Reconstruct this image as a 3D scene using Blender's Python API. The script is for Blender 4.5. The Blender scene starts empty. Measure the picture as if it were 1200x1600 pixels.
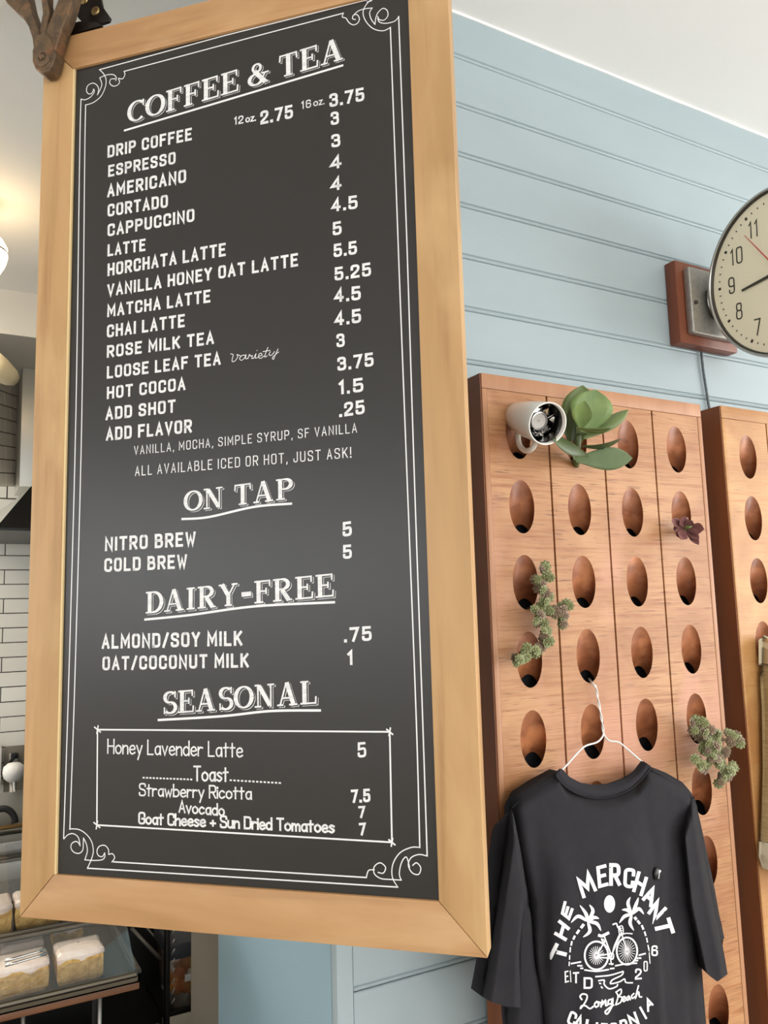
import bpy, bmesh, math, random
from mathutils import Vector, Matrix
random.seed(7)
R = math.radians
C = bpy.context.scene.collection
SC = bpy.context.scene
# ------------------------------------------------------------ camera
FPX, PITCH, ROLL, YAW, BTH = 1250.0, 0.12647187, -0.02766125, 1.06852094, -0.77372215
EYE = Vector((0, 0, 1.6))
_f = Vector((math.cos(YAW)*math.cos(PITCH), math.sin(YAW)*math.cos(PITCH), math.sin(PITCH)))
_r = _f.cross(Vector((0, 0, 1))).normalized(); _u = _r.cross(_f)
CR = _r*math.cos(ROLL)+_u*math.sin(ROLL); CU = -_r*math.sin(ROLL)+_u*math.cos(ROLL)
cd = bpy.data.cameras.new('camera'); cam = bpy.data.objects.new('camera', cd); C.objects.link(cam)
m = Matrix((CR, CU, -_f)).transposed().to_4x4(); m.translation = EYE; cam.matrix_world = m
cd.sensor_fit = 'VERTICAL'; cd.sensor_height = 36; cd.lens = FPX*36/1600; cd.clip_start = 0.02
SC.camera = cam
# ------------------------------------------------------------ world, lights, exposure
w = bpy.data.worlds.new('sky'); SC.world = w; w.use_nodes = True
w.node_tree.nodes['Background'].inputs[0].default_value = (0.80, 0.90, 1.0, 1)
w.node_tree.nodes['Background'].inputs[1].default_value = 1.6
def area(name, loc, rot, sx, sy, power, col):
    l = bpy.data.lights.new(name, 'AREA'); l.shape = 'RECTANGLE'; l.size = sx; l.size_y = sy; l.energy = power; l.color = col
    o = bpy.data.objects.new(name, l); o.location = loc; o.rotation_euler = rot; C.objects.link(o); return o
area('daylight_right', (4.45, -1.45, 1.75), (0, R(90), 0), 2.3, 4.2, 185, (1.0, 0.965, 0.92))
area('daylight_back', (.45, -4.35, 1.75), (R(90), 0, 0), 5.6, 2.2, 135, (1.0, 0.97, 0.93))
area('daylight_left', (-3.35, -0.7, 1.9), (0, R(-90), 0), .95, 3.6, 22, (1.0, 0.97, 0.95))
area('kitchen_fill', (-3.35, 2.75, 1.75), (0, R(-90), 0), 1.5, 2.1, 45, (1.0, 0.95, 0.88))  # added fill from the left, brightens the kitchen side
SC.view_settings.view_transform = 'Standard'; SC.view_settings.look = 'None'
SC.view_settings.gamma = 1; SC.view_settings.use_curve_mapping = False
SC.view_settings.exposure = 0.30
SC.cycles.use_denoising = True
SC.cycles.max_bounces = 8; SC.cycles.transparent_max_bounces = 12
# ------------------------------------------------------------ helpers
def ray(x, y): return CR*(x-600)+CU*(800-y)+_f*FPX
def wy(x, y, D):
    v = ray(x, y); return EYE+v*(D/v.y)
def wx(x, y, X):
    v = ray(x, y); return EYE+v*(X/v.x)
def surf(px, py, F):
    y = 1.14
    for _ in range(4):
        P = wy(px, py, y); y = F(P.x, P.z)
    P = wy(px, py, y); return P
BD = Vector((math.cos(BTH), math.sin(BTH), 0)); BN = Vector((BD.y, -BD.x, 0))   # along the board, out of its face
_v = ray(686, 1408); _b = _v*(1.1/_v.dot(_f)); BDIST = _b.dot(BN)
def bp(u, z, wo=0.0): return BD*u+BN*(BDIST+wo)+Vector((0, 0, z))
def pxb(x, y, wo=0.0):
    v = ray(x, y); P = v*((BDIST+wo)/v.dot(BN)); return (P.dot(BD), P.z+1.6)

def lin(c): return c/12.92 if c <= 0.04045 else ((c+0.055)/1.055)**2.4
def rgb(r, g, b): return (lin(r/255), lin(g/255), lin(b/255), 1)
def mat(name, col, rough=0.6, metal=0.0, var=0.0, scale=(8, 8, 8), col2=None, bump=0.0, bscale=None, emit=None, es=0, spec=0.5, detail=4, streak=None, sss=0, coat=0):
    m = bpy.data.materials.new(name); m.use_nodes = True; nt = m.node_tree; b = nt.nodes['Principled BSDF']
    b.inputs['Base Color'].default_value = col; b.inputs['Roughness'].default_value = rough; b.inputs['Metallic'].default_value = metal
    b.inputs['Specular IOR Level'].default_value = spec
    if coat: b.inputs['Coat Weight'].default_value = coat; b.inputs['Coat Roughness'].default_value = 0.15
    if sss: b.inputs['Subsurface Weight'].default_value = sss; b.inputs['Subsurface Radius'].default_value = (0.01, 0.006, 0.003)
    if emit: b.inputs['Emission Color'].default_value = emit; b.inputs['Emission Strength'].default_value = es
    tc = nt.nodes.new('ShaderNodeTexCoord')
    def noise(sc, det=detail, dist=0.0):
        mp = nt.nodes.new('ShaderNodeMapping'); mp.inputs['Scale'].default_value = sc
        nt.links.new(tc.outputs['Object'], mp.inputs['Vector'])
        n = nt.nodes.new('ShaderNodeTexNoise'); n.inputs['Scale'].default_value = 1; n.inputs['Detail'].default_value = det
        n.inputs['Distortion'].default_value = dist
        nt.links.new(mp.outputs[0], n.inputs['Vector']); return n
    out = None
    if col2:
        n = noise(scale, detail, 0.6); rp = nt.nodes.new('ShaderNodeValToRGB')
        rp.color_ramp.elements[0].position = 0.5-0.22/max(var, .01)*0.5 if var else 0.3
        rp.color_ramp.elements[1].position = 0.5+0.22/max(var, .01)*0.5 if var else 0.7
        rp.color_ramp.elements[0].color = col2; rp.color_ramp.elements[1].color = col
        nt.links.new(n.outputs[0], rp.inputs[0]); out = rp.outputs[0]
    if streak:                                    # (colour, scale, lo, hi)
        for sc_, ssc, lo, hi in streak:
            n = noise(ssc, 5, 0.3); rp = nt.nodes.new('ShaderNodeValToRGB')
            rp.color_ramp.elements[0].position = lo; rp.color_ramp.elements[1].position = hi
            mx = nt.nodes.new('ShaderNodeMix'); mx.data_type = 'RGBA'
            nt.links.new(n.outputs[0], rp.inputs[0]); nt.links.new(rp.outputs[0], mx.inputs[0])
            mx.inputs[7].default_value = sc_
            if out: nt.links.new(out, mx.inputs[6])
            else: mx.inputs[6].default_value = col
            out = mx.outputs[2]
    if out: nt.links.new(out, b.inputs['Base Color'])
    if bump:
        n = noise(bscale or scale, 6); bn = nt.nodes.new('ShaderNodeBump'); bn.inputs['Strength'].default_value = 1; bn.inputs['Distance'].default_value = bump
        nt.links.new(n.outputs[0], bn.inputs['Height']); nt.links.new(bn.outputs[0], b.inputs['Normal'])
    return m
def glassy(name, tint=(1, 1, 1, 1), clear=0.9, rough=0.02):
    m = bpy.data.materials.new(name); m.use_nodes = True; nt = m.node_tree; nt.nodes.remove(nt.nodes['Principled BSDF'])
    t = nt.nodes.new('ShaderNodeBsdfTransparent'); t.inputs[0].default_value = tint
    g = nt.nodes.new('ShaderNodeBsdfGlossy'); g.inputs['Roughness'].default_value = rough
    x = nt.nodes.new('ShaderNodeMixShader'); x.inputs[0].default_value = 1-clear
    nt.links.new(t.outputs[0], x.inputs[1]); nt.links.new(g.outputs[0], x.inputs[2]); nt.links.new(x.outputs[0], nt.nodes['Material Output'].inputs[0]); return m

class MB:
    def __init__(s): s.v = []; s.f = []; s.m = []
    def add(s, vs, fs, mi=0):
        n = len(s.v); s.v += [Vector(p) for p in vs]; s.f += [tuple(i+n for i in f) for f in fs]; s.m += [mi]*len(fs); return s
    def box(s, a, b, mi=0, M=None):
        x0, y0, z0 = a; x1, y1, z1 = b
        vs = [Vector(p) for p in ((x0, y0, z0), (x1, y0, z0), (x1, y1, z0), (x0, y1, z0), (x0, y0, z1), (x1, y0, z1), (x1, y1, z1), (x0, y1, z1))]
        if M: vs = [M @ p for p in vs]
        return s.add(vs, [(0, 3, 2, 1), (4, 5, 6, 7), (0, 1, 5, 4), (1, 2, 6, 5), (2, 3, 7, 6), (3, 0, 4, 7)], mi)
    def prism(s, A, B, mi=0):                      # two matching outlines
        n = len(A); return s.add(list(A)+list(B), [tuple(range(n))[::-1], tuple(range(n, 2*n))]+[(i, (i+1) % n, (i+1) % n+n, i+n) for i in range(n)], mi)
    def tube(s, pts, rad, n=8, mi=0, flat=None):
        pts = [Vector(p) for p in pts]; k = len(pts); rr = rad if isinstance(rad, (list, tuple)) else [rad]*k
        vs = []; up = None
        for i, p in enumerate(pts):
            t = (pts[min(i+1, k-1)]-pts[max(i-1, 0)]).normalized()
            if up is None: up = t.cross(Vector((0, 0, 1)) if abs(t.z) < .9 else Vector((1, 0, 0))).normalized()
            a = (up-t*up.dot(t)).normalized(); b = t.cross(a); up = a
            for j in range(n):
                th = 2*math.pi*j/n; vs.append(p+a*rr[i]*math.cos(th)+b*rr[i]*math.sin(th))
        fs = [(i*n+j, i*n+(j+1) % n, (i+1)*n+(j+1) % n, (i+1)*n+j) for i in range(k-1) for j in range(n)]
        fs += [tuple(range(n))[::-1], tuple(range((k-1)*n, k*n))]
        return s.add(vs, fs, mi)
    def lathe(s, prof, M, n=32, mi=0, close=False):  # profile of (radius, height) about local z
        vs = [M @ Vector((r*math.cos(2*math.pi*j/n), r*math.sin(2*math.pi*j/n), h)) for r, h in prof for j in range(n)]
        k = len(prof); fs = [(i*n+j, i*n+(j+1) % n, (i+1)*n+(j+1) % n, (i+1)*n+j) for i in range(k-1) for j in range(n)]
        if close: fs += [tuple(range(n))[::-1], tuple(range((k-1)*n, k*n))]
        return s.add(vs, fs, mi)
    def grid(s, P, mi=0):
        a = len(P); b = len(P[0]); return s.add([p for r in P for p in r], [(i*b+j, i*b+j+1, (i+1)*b+j+1, (i+1)*b+j) for i in range(a-1) for j in range(b-1)], mi)
ORG = {}
def origin(p): return ORG[p.name]
def obj(name, mb, mats, parent=None, smooth=False, bevel=0, loc=None, segs=2):
    o0 = origin(parent) if parent else Vector(loc) if loc else Vector((0, 0, 0))
    me = bpy.data.meshes.new(name); me.from_pydata([tuple(v-o0) for v in mb.v], [], mb.f)
    for i, k in enumerate(mb.m): me.polygons[i].material_index = k
    for m in (mats if isinstance(mats, (list, tuple)) else [mats]): me.materials.append(m)
    if bevel or True:
        bm = bmesh.new(); bm.from_mesh(me)
        if bevel: bmesh.ops.bevel(bm, geom=[e for e in bm.edges if len(e.link_faces) == 2 and e.calc_face_angle(0) > .5], offset=bevel, segments=segs, affect='EDGES', profile=.6)
        if name not in ('lettering', 'print', 'chalk_border'): bmesh.ops.recalc_face_normals(bm, faces=bm.faces)
        bm.to_mesh(me); bm.free()
    if smooth or bevel:
        for p in me.polygons: p.use_smooth = True
        if bevel or smooth == 'auto': me.set_sharp_from_angle(angle=R(35))
    o = bpy.data.objects.new(name, me); C.objects.link(o)
    if parent: o.parent = parent
    else: o.location = o0
    ORG[o.name] = o0; return o
def thing(name, loc, label, cat, group=None):
    o = bpy.data.objects.new(name, None); C.objects.link(o); o.location = loc; o.empty_display_size = .05
    ORG[o.name] = Vector(loc); return tag(o, label, cat, group)
def tag(o, label, cat, group=None):
    o['label'] = label; o['category'] = cat
    if group: o['group'] = group
    return o
def struct(o): o['kind'] = 'structure'; return o
def catmull(P, n=6):
    out = []; k = len(P)
    for i in range(k-1):
        a, b, c, d = P[max(i-1, 0)], P[i], P[i+1], P[min(i+2, k-1)]
        for j in range(n):
            t = j/n
            out.append(tuple(.5*(2*b[q]+(c[q]-a[q])*t+(2*a[q]-5*b[q]+4*c[q]-d[q])*t*t+(3*b[q]-a[q]-3*c[q]+d[q])*t**3) for q in range(len(b))))
    out.append(tuple(P[-1])); return out
def resamp(P, n):
    L = [0]
    for a, b in zip(P, P[1:]): L.append(L[-1]+math.dist(a, b))
    out = []; k = 0
    for i in range(n):
        t = L[-1]*i/(n-1)
        while k < len(P)-2 and L[k+1] < t: k += 1
        q = (t-L[k])/max(L[k+1]-L[k], 1e-9); out.append(tuple(a+(b-a)*q for a, b in zip(P[k], P[k+1])))
    return out
# ------------------------------------------------------------ materials
M_ceil = mat('ceiling_paint', rgb(240, 239, 236), .85, bump=.0004, bscale=(60, 60, 60))
M_wallw = mat('white_wall_paint', rgb(226, 222, 214), .8)
M_blue = mat('blue_board_paint', rgb(157, 171, 175), .45, col2=rgb(153, 167, 172), scale=(3, 3, 9), bump=.0005, bscale=(14, 14, 40))
M_blue2 = mat('blue_side_paint', rgb(142, 168, 180), .45, bump=.0004, bscale=(25, 25, 25))
M_floor = mat('floor_concrete', rgb(168, 160, 148), .6, col2=rgb(150, 142, 130), scale=(2, 2, 2))
M_frame = mat('pale_frame_wood', rgb(186, 147, 100), .45, col2=rgb(168, 131, 86), scale=(14, 14, 1.6), var=.8, bump=.0002, bscale=(60, 60, 3), streak=[(rgb(146, 104, 62), (34, 34, 2.0), .54, .80), (rgb(200, 165, 118), (9, 9, 3), .50, .75)])
M_frameh = mat('pale_frame_wood_rail', rgb(186, 143, 98), .45, col2=rgb(168, 126, 82), scale=(2, 2, 22), var=.8, bump=.0002, bscale=(3, 3, 60), streak=[(rgb(142, 98, 58), (2.2, 2.2, 38), .54, .80), (rgb(198, 161, 118), (3, 3, 10), .50, .75)])
M_edge = mat('pale_frame_edge', rgb(216, 190, 140), .5)  # paler than the frame wood, for the inner lip
M_board = mat('black_board_paint', rgb(27, 25, 23), .32, bump=.00005, bscale=(200, 200, 200), streak=[(rgb(60, 58, 56), (3, 3, 5), .62, .95)], spec=.62)
M_chalk = mat('white_chalk_paint', rgb(233, 232, 230), .6, col2=rgb(206, 207, 209), scale=(45, 45, 260), var=.7)
M_chalk2 = mat('chalk_marker_line', rgb(226, 226, 226), .6)
M_rack = mat('rough_sawn_rack_wood', rgb(180, 132, 88), .5, col2=rgb(158, 108, 66), scale=(6, 6, 9), var=.8, bump=.0010, bscale=(9, 9, 230),
             streak=[(rgb(150, 92, 50), (6, 6, 110), .48, .72), (rgb(106, 60, 30), (14, 14, 240), .58, .72), (rgb(190, 136, 108), (4, 4, 3), .52, .70)])
M_rackedge = mat('smooth_rack_trim_wood', rgb(176, 128, 92), .5, col2=rgb(158, 108, 74), scale=(20, 20, 2), bump=.0002, bscale=(40, 40, 3))
M_rackhole = mat('shaded_hole_wood', rgb(158, 98, 62), .45, col2=rgb(118, 66, 38), scale=(16, 16, 30), var=.7, bump=.0006, bscale=(20, 20, 60), streak=[(rgb(196, 128, 84), (14, 14, 14), .55, .75)])  # reddish bore wood, base colour lowered to hold the shading inside
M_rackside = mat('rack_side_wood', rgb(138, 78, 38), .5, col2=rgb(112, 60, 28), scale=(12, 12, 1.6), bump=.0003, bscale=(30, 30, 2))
M_rack_b = mat('golden_rack_wood', rgb(186, 140, 86), .5, col2=rgb(166, 116, 66), scale=(6, 6, 9), var=.8, bump=.0008, bscale=(9, 9, 230),
               streak=[(rgb(172, 116, 64), (6, 6, 110), .50, .74), (rgb(136, 84, 44), (14, 14, 240), .62, .74)])
M_redwood = mat('red_block_wood', rgb(126, 68, 42), .42, col2=rgb(98, 48, 28), scale=(16, 16, 3), bump=.0002, bscale=(40, 40, 4))
M_steel = mat('brushed_steel', rgb(176, 172, 166), .42, .85, col2=rgb(160, 156, 150), scale=(120, 120, 120), bump=.0003, bscale=(500, 500, 500))
M_dial = mat('cream_dial', rgb(238, 228, 200), .5)
M_ink = mat('clock_ink', rgb(58, 52, 38), .5)
M_red = mat('red_second_hand', rgb(196, 60, 50), .5)
M_bezel = mat('aluminium_bezel', rgb(176, 174, 168), .3, .8)
M_darkmetal = mat('dark_metal', rgb(70, 66, 60), .4, .6)
M_iron = mat('rusty_cast_iron', rgb(112, 88, 62), .5, .35, col2=rgb(72, 58, 44), scale=(60, 60, 60), var=.6, bump=.0012, bscale=(120, 120, 120), streak=[(rgb(140, 92, 60), (30, 30, 30), .55, .75)])
M_black = mat('black_plate', rgb(34, 26, 22), .4, .5, bump=.0004, bscale=(90, 90, 90))
M_brass = mat('brass_screw', rgb(176, 150, 100), .3, .9)
M_blackp = mat('black_panel', rgb(24, 23, 23), .35)
M_blackm = mat('black_matt', rgb(30, 29, 29), .7)
M_tile = mat('white_glazed_tile', rgb(224, 222, 214), .14, bump=.0003, bscale=(5, 5, 5), spec=.6)
M_tile2 = mat('reflected_tile', rgb(236, 230, 220), .2, spec=.6)
M_grout = mat('dark_grout', rgb(46, 42, 40), .9)
M_hood = mat('pale_hood_steel', rgb(200, 198, 190), .35, .4)
M_globe = mat('lit_milk_glass', rgb(255, 240, 200), .3, emit=(1, .72, .40, 1), es=9)
M_lampshade = mat('cream_enamel', rgb(224, 208, 172), .35)
M_white = mat('white_porcelain', rgb(236, 232, 224), .22, coat=.4)
M_whitep = mat('white_plastic', rgb(222, 220, 216), .45)
M_chrome = mat('crumpled_chrome', rgb(210, 208, 205), .12, 1.0)
M_mirror = mat('dark_chrome_liner', rgb(90, 88, 86), .18, 1.0)
M_leaf = mat('green_succulent_leaf', rgb(120, 136, 84), .42, col2=rgb(96, 114, 68), scale=(14, 14, 14), sss=.15)
M_leafb = mat('bright_green_leaf', rgb(134, 156, 92), .4, col2=rgb(108, 134, 80), scale=(16, 16, 16), sss=.15)
M_leafd = mat('dark_green_leaf', rgb(74, 88, 48), .45, col2=rgb(58, 72, 42), scale=(18, 18, 18))
M_leafp = mat('pale_grey_green_leaf', rgb(138, 156, 120), .45, col2=rgb(116, 138, 100), scale=(20, 20, 20), sss=.15)
M_purple = mat('purple_succulent_leaf', rgb(150, 104, 100), .4, col2=rgb(112, 72, 72), scale=(50, 50, 50), sss=.1)
M_rosg = mat('sage_rosette_leaf', rgb(146, 148, 100), .5, col2=rgb(112, 118, 78), scale=(90, 90, 90))
M_rosp = mat('mauve_rosette_leaf', rgb(142, 116, 98), .5, col2=rgb(112, 98, 72), scale=(90, 90, 90))
M_stem = mat('brown_succulent_stem', rgb(110, 90, 62), .7)
M_shirt = mat('faded_black_jersey', rgb(41, 40, 43), .9, col2=rgb(37, 36, 40), scale=(40, 40, 40), bump=.0004, bscale=(900, 900, 900), spec=.2)
M_rib = mat('ribbed_black_collar', rgb(40, 39, 43), .9, bump=.0006, bscale=(900, 20, 20), spec=.2)
M_print = mat('white_shirt_print', rgb(232, 232, 234), .7)
M_printg = mat('grey_print_specks', rgb(140, 140, 144), .7)
M_wire = mat('white_coated_wire', rgb(226, 224, 220), .35)
M_burlap = mat('woven_burlap', rgb(190, 166, 122), .9, col2=rgb(160, 136, 92), scale=(30, 30, 500), bump=.0012, bscale=(300, 300, 300))
M_cream = mat('cream_canvas', rgb(222, 212, 184), .85, bump=.0004, bscale=(300, 300, 300))
M_cord = mat('braided_black_cord', rgb(38, 46, 50), .6, col2=rgb(120, 130, 132), scale=(300, 300, 160), var=.4)
M_bread = mat('cake_crumb', rgb(216, 180, 112), .85, col2=rgb(176, 134, 70), scale=(90, 90, 90), var=.6, bump=.002, bscale=(160, 160, 160))
M_icing = mat('white_icing', rgb(238, 226, 214), .3, col2=rgb(222, 200, 186), scale=(30, 30, 30), coat=.3)
M_crust = mat('brown_crust', rgb(176, 122, 62), .7, col2=rgb(140, 88, 40), scale=(50, 50, 50))
M_tray = mat('steel_tray_rim', rgb(96, 90, 78), .3, .9)
M_wood2 = mat('brown_case_base_wood', rgb(120, 76, 44), .5, col2=rgb(92, 56, 30), scale=(3, 30, 30))
M_glass = glassy('clear_case_glass', clear=.88)
M_wglass = glassy('window_glass', clear=.94)
M_acry = glassy('cloudy_plastic', (.92, .93, .95, 1), .72, .25)
M_orange = mat('orange_food', rgb(214, 110, 40), .6, col2=rgb(232, 160, 70), scale=(30, 30, 30))
M_greyst = mat('brown_grey_steel', rgb(138, 131, 118), .5, .3)
M_copper = mat('warm_brass_edge', rgb(196, 160, 110), .25, .9)
M_greyl = mat('dark_grey_lid_and_hole_shade', rgb(62, 64, 70), .5)

# ------------------------------------------------------------ setting
CE = 2.89; YW = 1.30; XC = 0.598
struct(obj('floor', MB().box((-3.2, -4.2, -.1), (4.3, 4.4, 0)), M_floor))
struct(obj('ceiling', MB().box((-3.2, -4.2, CE), (4.3, 4.4, CE+.1)), M_ceil))
# blue wall: backing slab + beadboard planks, corner board and the plain return face
wb = struct(obj('wall_blue', MB().box((XC+.004, YW+.012, 0), (4.2, 1.965, CE)), M_blue2))
zt = 2.782; pit = .1135
edges = [zt+pit]; z = zt
while z > .0: edges.append(z); z -= pit
for i in range(len(edges)-1):
    hi = min(edges[i], CE) ; lo = edges[i+1]
    g = .0016
    prof = [(YW+.012, lo+.0004), (YW+.004, lo+.0004), (YW+.0005, lo+.0022), (YW-.0008, lo+.0045), (YW+.0005, lo+.007), (YW+.0035, lo+.0085), (YW+.0035, lo+.0095), (YW, lo+.0115), (YW, hi-.002), (YW+.002, hi-.0004), (YW+.012, hi-.0004)]
    o = obj('plank', MB().prism([Vector((XC+.032, a, b)) for a, b in prof], [Vector((4.2, a, b)) for a, b in prof]), M_blue, wb)
obj('corner_board', MB().box((XC, YW-.003, 0), (XC+.0305, YW+.02, CE)), M_blue, wb, bevel=.0025)
obj('side_panel', MB().box((XC, YW+.0205, 0), (XC+.01, 1.962, CE)), M_blue2, wb)
# caulked seam under the ceiling
struct(obj('trim_1', MB().tube([(XC+.03+i*.12, YW-.001, CE-.002+.0012*math.sin(i*2.3)) for i in range(31)], .0035, 6), M_ceil))
# outer walls with window openings
def wall_open(name, axis, pos, a0, a1, holes, th=.15):
    mb = MB(); cuts = sorted(holes); cur = a0
    def bx(p0, p1, z0, z1):
        if axis == 'x': mb.box((pos, p0, z0), (pos+th, p1, z1))
        else: mb.box((p0, pos, z0), (p1, pos+th, z1))
    for h0, h1, z0, z1 in cuts:
        bx(cur, h0, 0, CE); bx(h0, h1, 0, z0); bx(h0, h1, z1, CE); cur = h1
    bx(cur, a1, 0, CE); return struct(obj(name, mb, M_wallw))
wall_open('wall_right', 'x', 4.2, -4.2, 4.4, [(-3.5, .6, .6, 2.7)])
wall_open('wall_back', 'y', -4.15, -3.2, 4.2, [(-2.4, 3.3, .65, 2.7)])
wall_open('wall_left', 'x', -3.15, -4.2, 4.4, [(-2.5, 1.1, 1.42, 2.38), (1.7, 3.8, 1.0, 2.5)])  # second opening is for the added kitchen window
struct(obj('wall_kitchen', MB().box((-3.0, 4.2, 0), (4.2, 4.35, CE)), M_grout))
def window(name, axis, pos, a0, a1, z0, z1, n):
    f = MB(); g = []
    def P(a, z, d): return (pos+d, a, z) if axis == 'x' else (a, pos+d, z)
    def bar(aa, ab, za, zb):
        q = P(aa, za, .03); r = P(ab, zb, .11); f.box(tuple(min(i, j) for i, j in zip(q, r)), tuple(max(i, j) for i, j in zip(q, r)))
    bar(a0, a1, z0, z0+.06); bar(a0, a1, z1-.06, z1)
    for i in range(n+1):
        c = a0+(a1-a0)*i/n; bar(max(a0, c-.03), min(a1, c+.03), z0+.06, z1-.06)
    o = struct(obj(name, f, M_darkmetal))
    for i in range(n):
        c0 = a0+(a1-a0)*i/n+.03; c1 = a0+(a1-a0)*(i+1)/n-.03
        q = P(c0, z0+.06, .065); r = P(c1, z1-.06, .072); obj('pane', MB().box(q, r), M_wglass, o)
window('window_1', 'x', 4.2, -3.5, .6, .6, 2.7, 3)
window('window_2', 'y', -4.15, -2.4, 3.3, .65, 2.7, 4)
window('window_3', 'x', -3.15, -2.5, 1.1, 1.42, 2.38, 3)
window('added_window', 'x', -3.15, 1.7, 3.8, 1.0, 2.5, 2)  # added unseen window, lets the kitchen fill light in
# soffit
struct(obj('ceiling_soffit', MB().box((-3.0, 3.30, 2.712), (4.2, 4.2, CE)), M_wallw))
# kitchen tiles
TW = bpy.data.objects['wall_kitchen']
def tile_mesh(L, H, d=.008, b=.0016):
    me = bpy.data.meshes.new('tile'); mb = MB().box((0, -d, 0), (L, 0, H)); me.from_pydata([tuple(v) for v in mb.v], [], mb.f)
    bm = bmesh.new(); bm.from_mesh(me); bmesh.ops.bevel(bm, geom=[e for e in bm.edges if all(v.co.y < -d/2 for v in e.verts)], offset=b, segments=1, affect='EDGES'); bmesh.ops.recalc_face_normals(bm, faces=bm.faces); bm.to_mesh(me); bm.free(); return me
TH = .0684; TL = .262
tm = tile_mesh(TL-.004, TH-.004); tm.materials.append(M_tile)
z0 = wy(20, 868, 4.19).z; x0 = wy(8.5, 857, 4.19).x
for i in range(-22, 3):
    for j in range(-5, 7):
        o = bpy.data.objects.new('tile', tm); C.objects.link(o); o.parent = TW
        off = 0 if i % 2 == 0 else .5
        o.location = (x0+(j+off)*TL+.002, 4.1995, z0+i*TH+.002)
        o.rotation_euler = (random.uniform(-.003, .003), 0, 0)
rest = MB()
for i in range(-24, 13):
    for j in range(-12, 14):
        if -22 <= i < 3 and -5 <= j < 7: continue
        xx = x0+(j+(0 if i % 2 == 0 else .5))*TL+.002; zz = z0+i*TH+.002
        if zz > 2.65 or xx < -2.99: continue
        a_ = [(xx, 4.1995, zz), (xx+TL-.004, 4.1995, zz), (xx+TL-.004, 4.1995, zz+TH-.004), (xx, 4.1995, zz+TH-.004)]; k_ = .0016
        b_ = [(xx+k_, 4.1915, zz+k_), (xx+TL-.004-k_, 4.1915, zz+k_), (xx+TL-.004-k_, 4.1915, zz+TH-.004-k_), (xx+k_, 4.1915, zz+TH-.004-k_)]
        rest.prism([Vector(v) for v in a_], [Vector(v) for v in b_])
obj('further_tiles', rest, M_tile, TW)['kind'] = 'stuff'
# ------------------------------------------------------------ tilted tiled panel, built in place of the tile reflection in the duct
d1 = ray(400, 760).normalized(); e2 = (Vector((0, 0, 1))-d1*d1.z).normalized(); nn = d1.cross(e2).normalized()
P0 = wy(-14, 760, 3.70)
ch = MB(); Mx = Matrix((d1, -nn, e2)).transposed().to_4x4()
if (Mx.to_3x3().determinant() < 0): Mx = Matrix((d1, nn, e2)).transposed().to_4x4()
ax = Mx.to_3x3() @ Vector((0, -1, 0))
sgn = 1 if ax.dot(EYE-P0) > 0 else -1
Mx.translation = P0
ch.box((-.45, 0.0, 0), (.40, .02, .56), M=Mx) if sgn > 0 else ch.box((-.45, -.02, 0), (.40, 0, .56), M=Mx)
refl_panel = obj('reflection_panel', ch, M_grout, loc=P0); struct(refl_panel)
s_h = (wy(14, 738.5, 3.72)-wy(14, 760, 3.72)).length; 
tm2 = tile_mesh(.156, s_h-.004); tm2.materials.append(M_tile2)
for i in range(9):
    for j in range(-3, 3):
        o = bpy.data.objects.new('tile', tm2); C.objects.link(o); o.parent = refl_panel
        o.matrix_local = Matrix.Translation(-P0) @ Mx @ Matrix.Translation((.02+(j+(.5 if i % 2 else 0))*.16, 0 if sgn > 0 else .008, i*s_h+.002))
# ------------------------------------------------------------ range hood
T = thing('range_hood', (.5, 3.9, 2.2), 'pale steel range hood with black sloping canopy in front of white tiles', 'hood')
q = wy(30, 760, 3.72); zc = q.z; xl = q.x
obj('duct', MB().box((xl, 3.72, zc), (xl+.30, 4.0, 2.711)), M_hood, T, bevel=.003)
a = wy(37, 762, 3.70); bq = wy(-6, 824, 3.55)
top = [Vector((xl+.045, 3.70, zc)), Vector((xl+.34, 3.70, zc)), Vector((xl+.34, 4.15, zc)), Vector((xl+.012, 4.15, zc))]
bot = [Vector((bq.x, 3.55, bq.z)), Vector((xl+.55, 3.55, bq.z)), Vector((xl+.55, 4.15, bq.z)), Vector((bq.x-.10, 4.15, bq.z+.03))]
cm = MB(); cm.add(top+bot, [(0, 1, 5, 4)], 1); cm.add(top+bot, [(1, 2, 6, 5), (2, 3, 7, 6), (3, 0, 4, 7), (3, 2, 1, 0), (4, 5, 6, 7)], 0)
cm.v = cm.v; obj('canopy', cm, [M_hood, M_blackp], T)
obj('rim', MB().box((bq.x-.01, 3.545, bq.z-.012), (xl+.56, 4.15, bq.z-.001)), M_blackp, T)
# ------------------------------------------------------------ lamps
gc = Vector((.052, 2.6, 2.712))
T = thing('globe_lamp', (gc.x, gc.y, CE), 'glowing milk glass globe lamp near the ceiling left of the menu board', 'lamp')
Mg = Matrix.Translation(gc)
obj('shade', MB().lathe([(.001, -.078), (.03, -.076), (.055, -.058), (.074, -.02), (.080, .005), (.078, .03), (.066, .052), (.045, .066), (.034, .07)], Mg), M_globe, T, smooth=True)
obj('band', MB().lathe([(.0800, .010), (.0805, .012), (.0798, .016), (.0795, .014)], Mg), M_blackm, T)
obj('fitter', MB().lathe([(.034, .068), (.037, .072), (.037, .10), (.012, .11), (.012, .165), (.05, .168), (.05, .178)], Mg, close=True), M_darkmetal, T, smooth='auto')
sp = wy(6, 582, 3.1)
T = thing('spot_lamp', (sp.x, sp.y, 2.89), 'cream conical spot lamp at the left edge below the soffit', 'lamp')
Ms = Matrix.Translation(sp) @ Matrix.Rotation(R(-62), 4, 'Y') @ Matrix.Rotation(R(20), 4, 'X')
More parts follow.
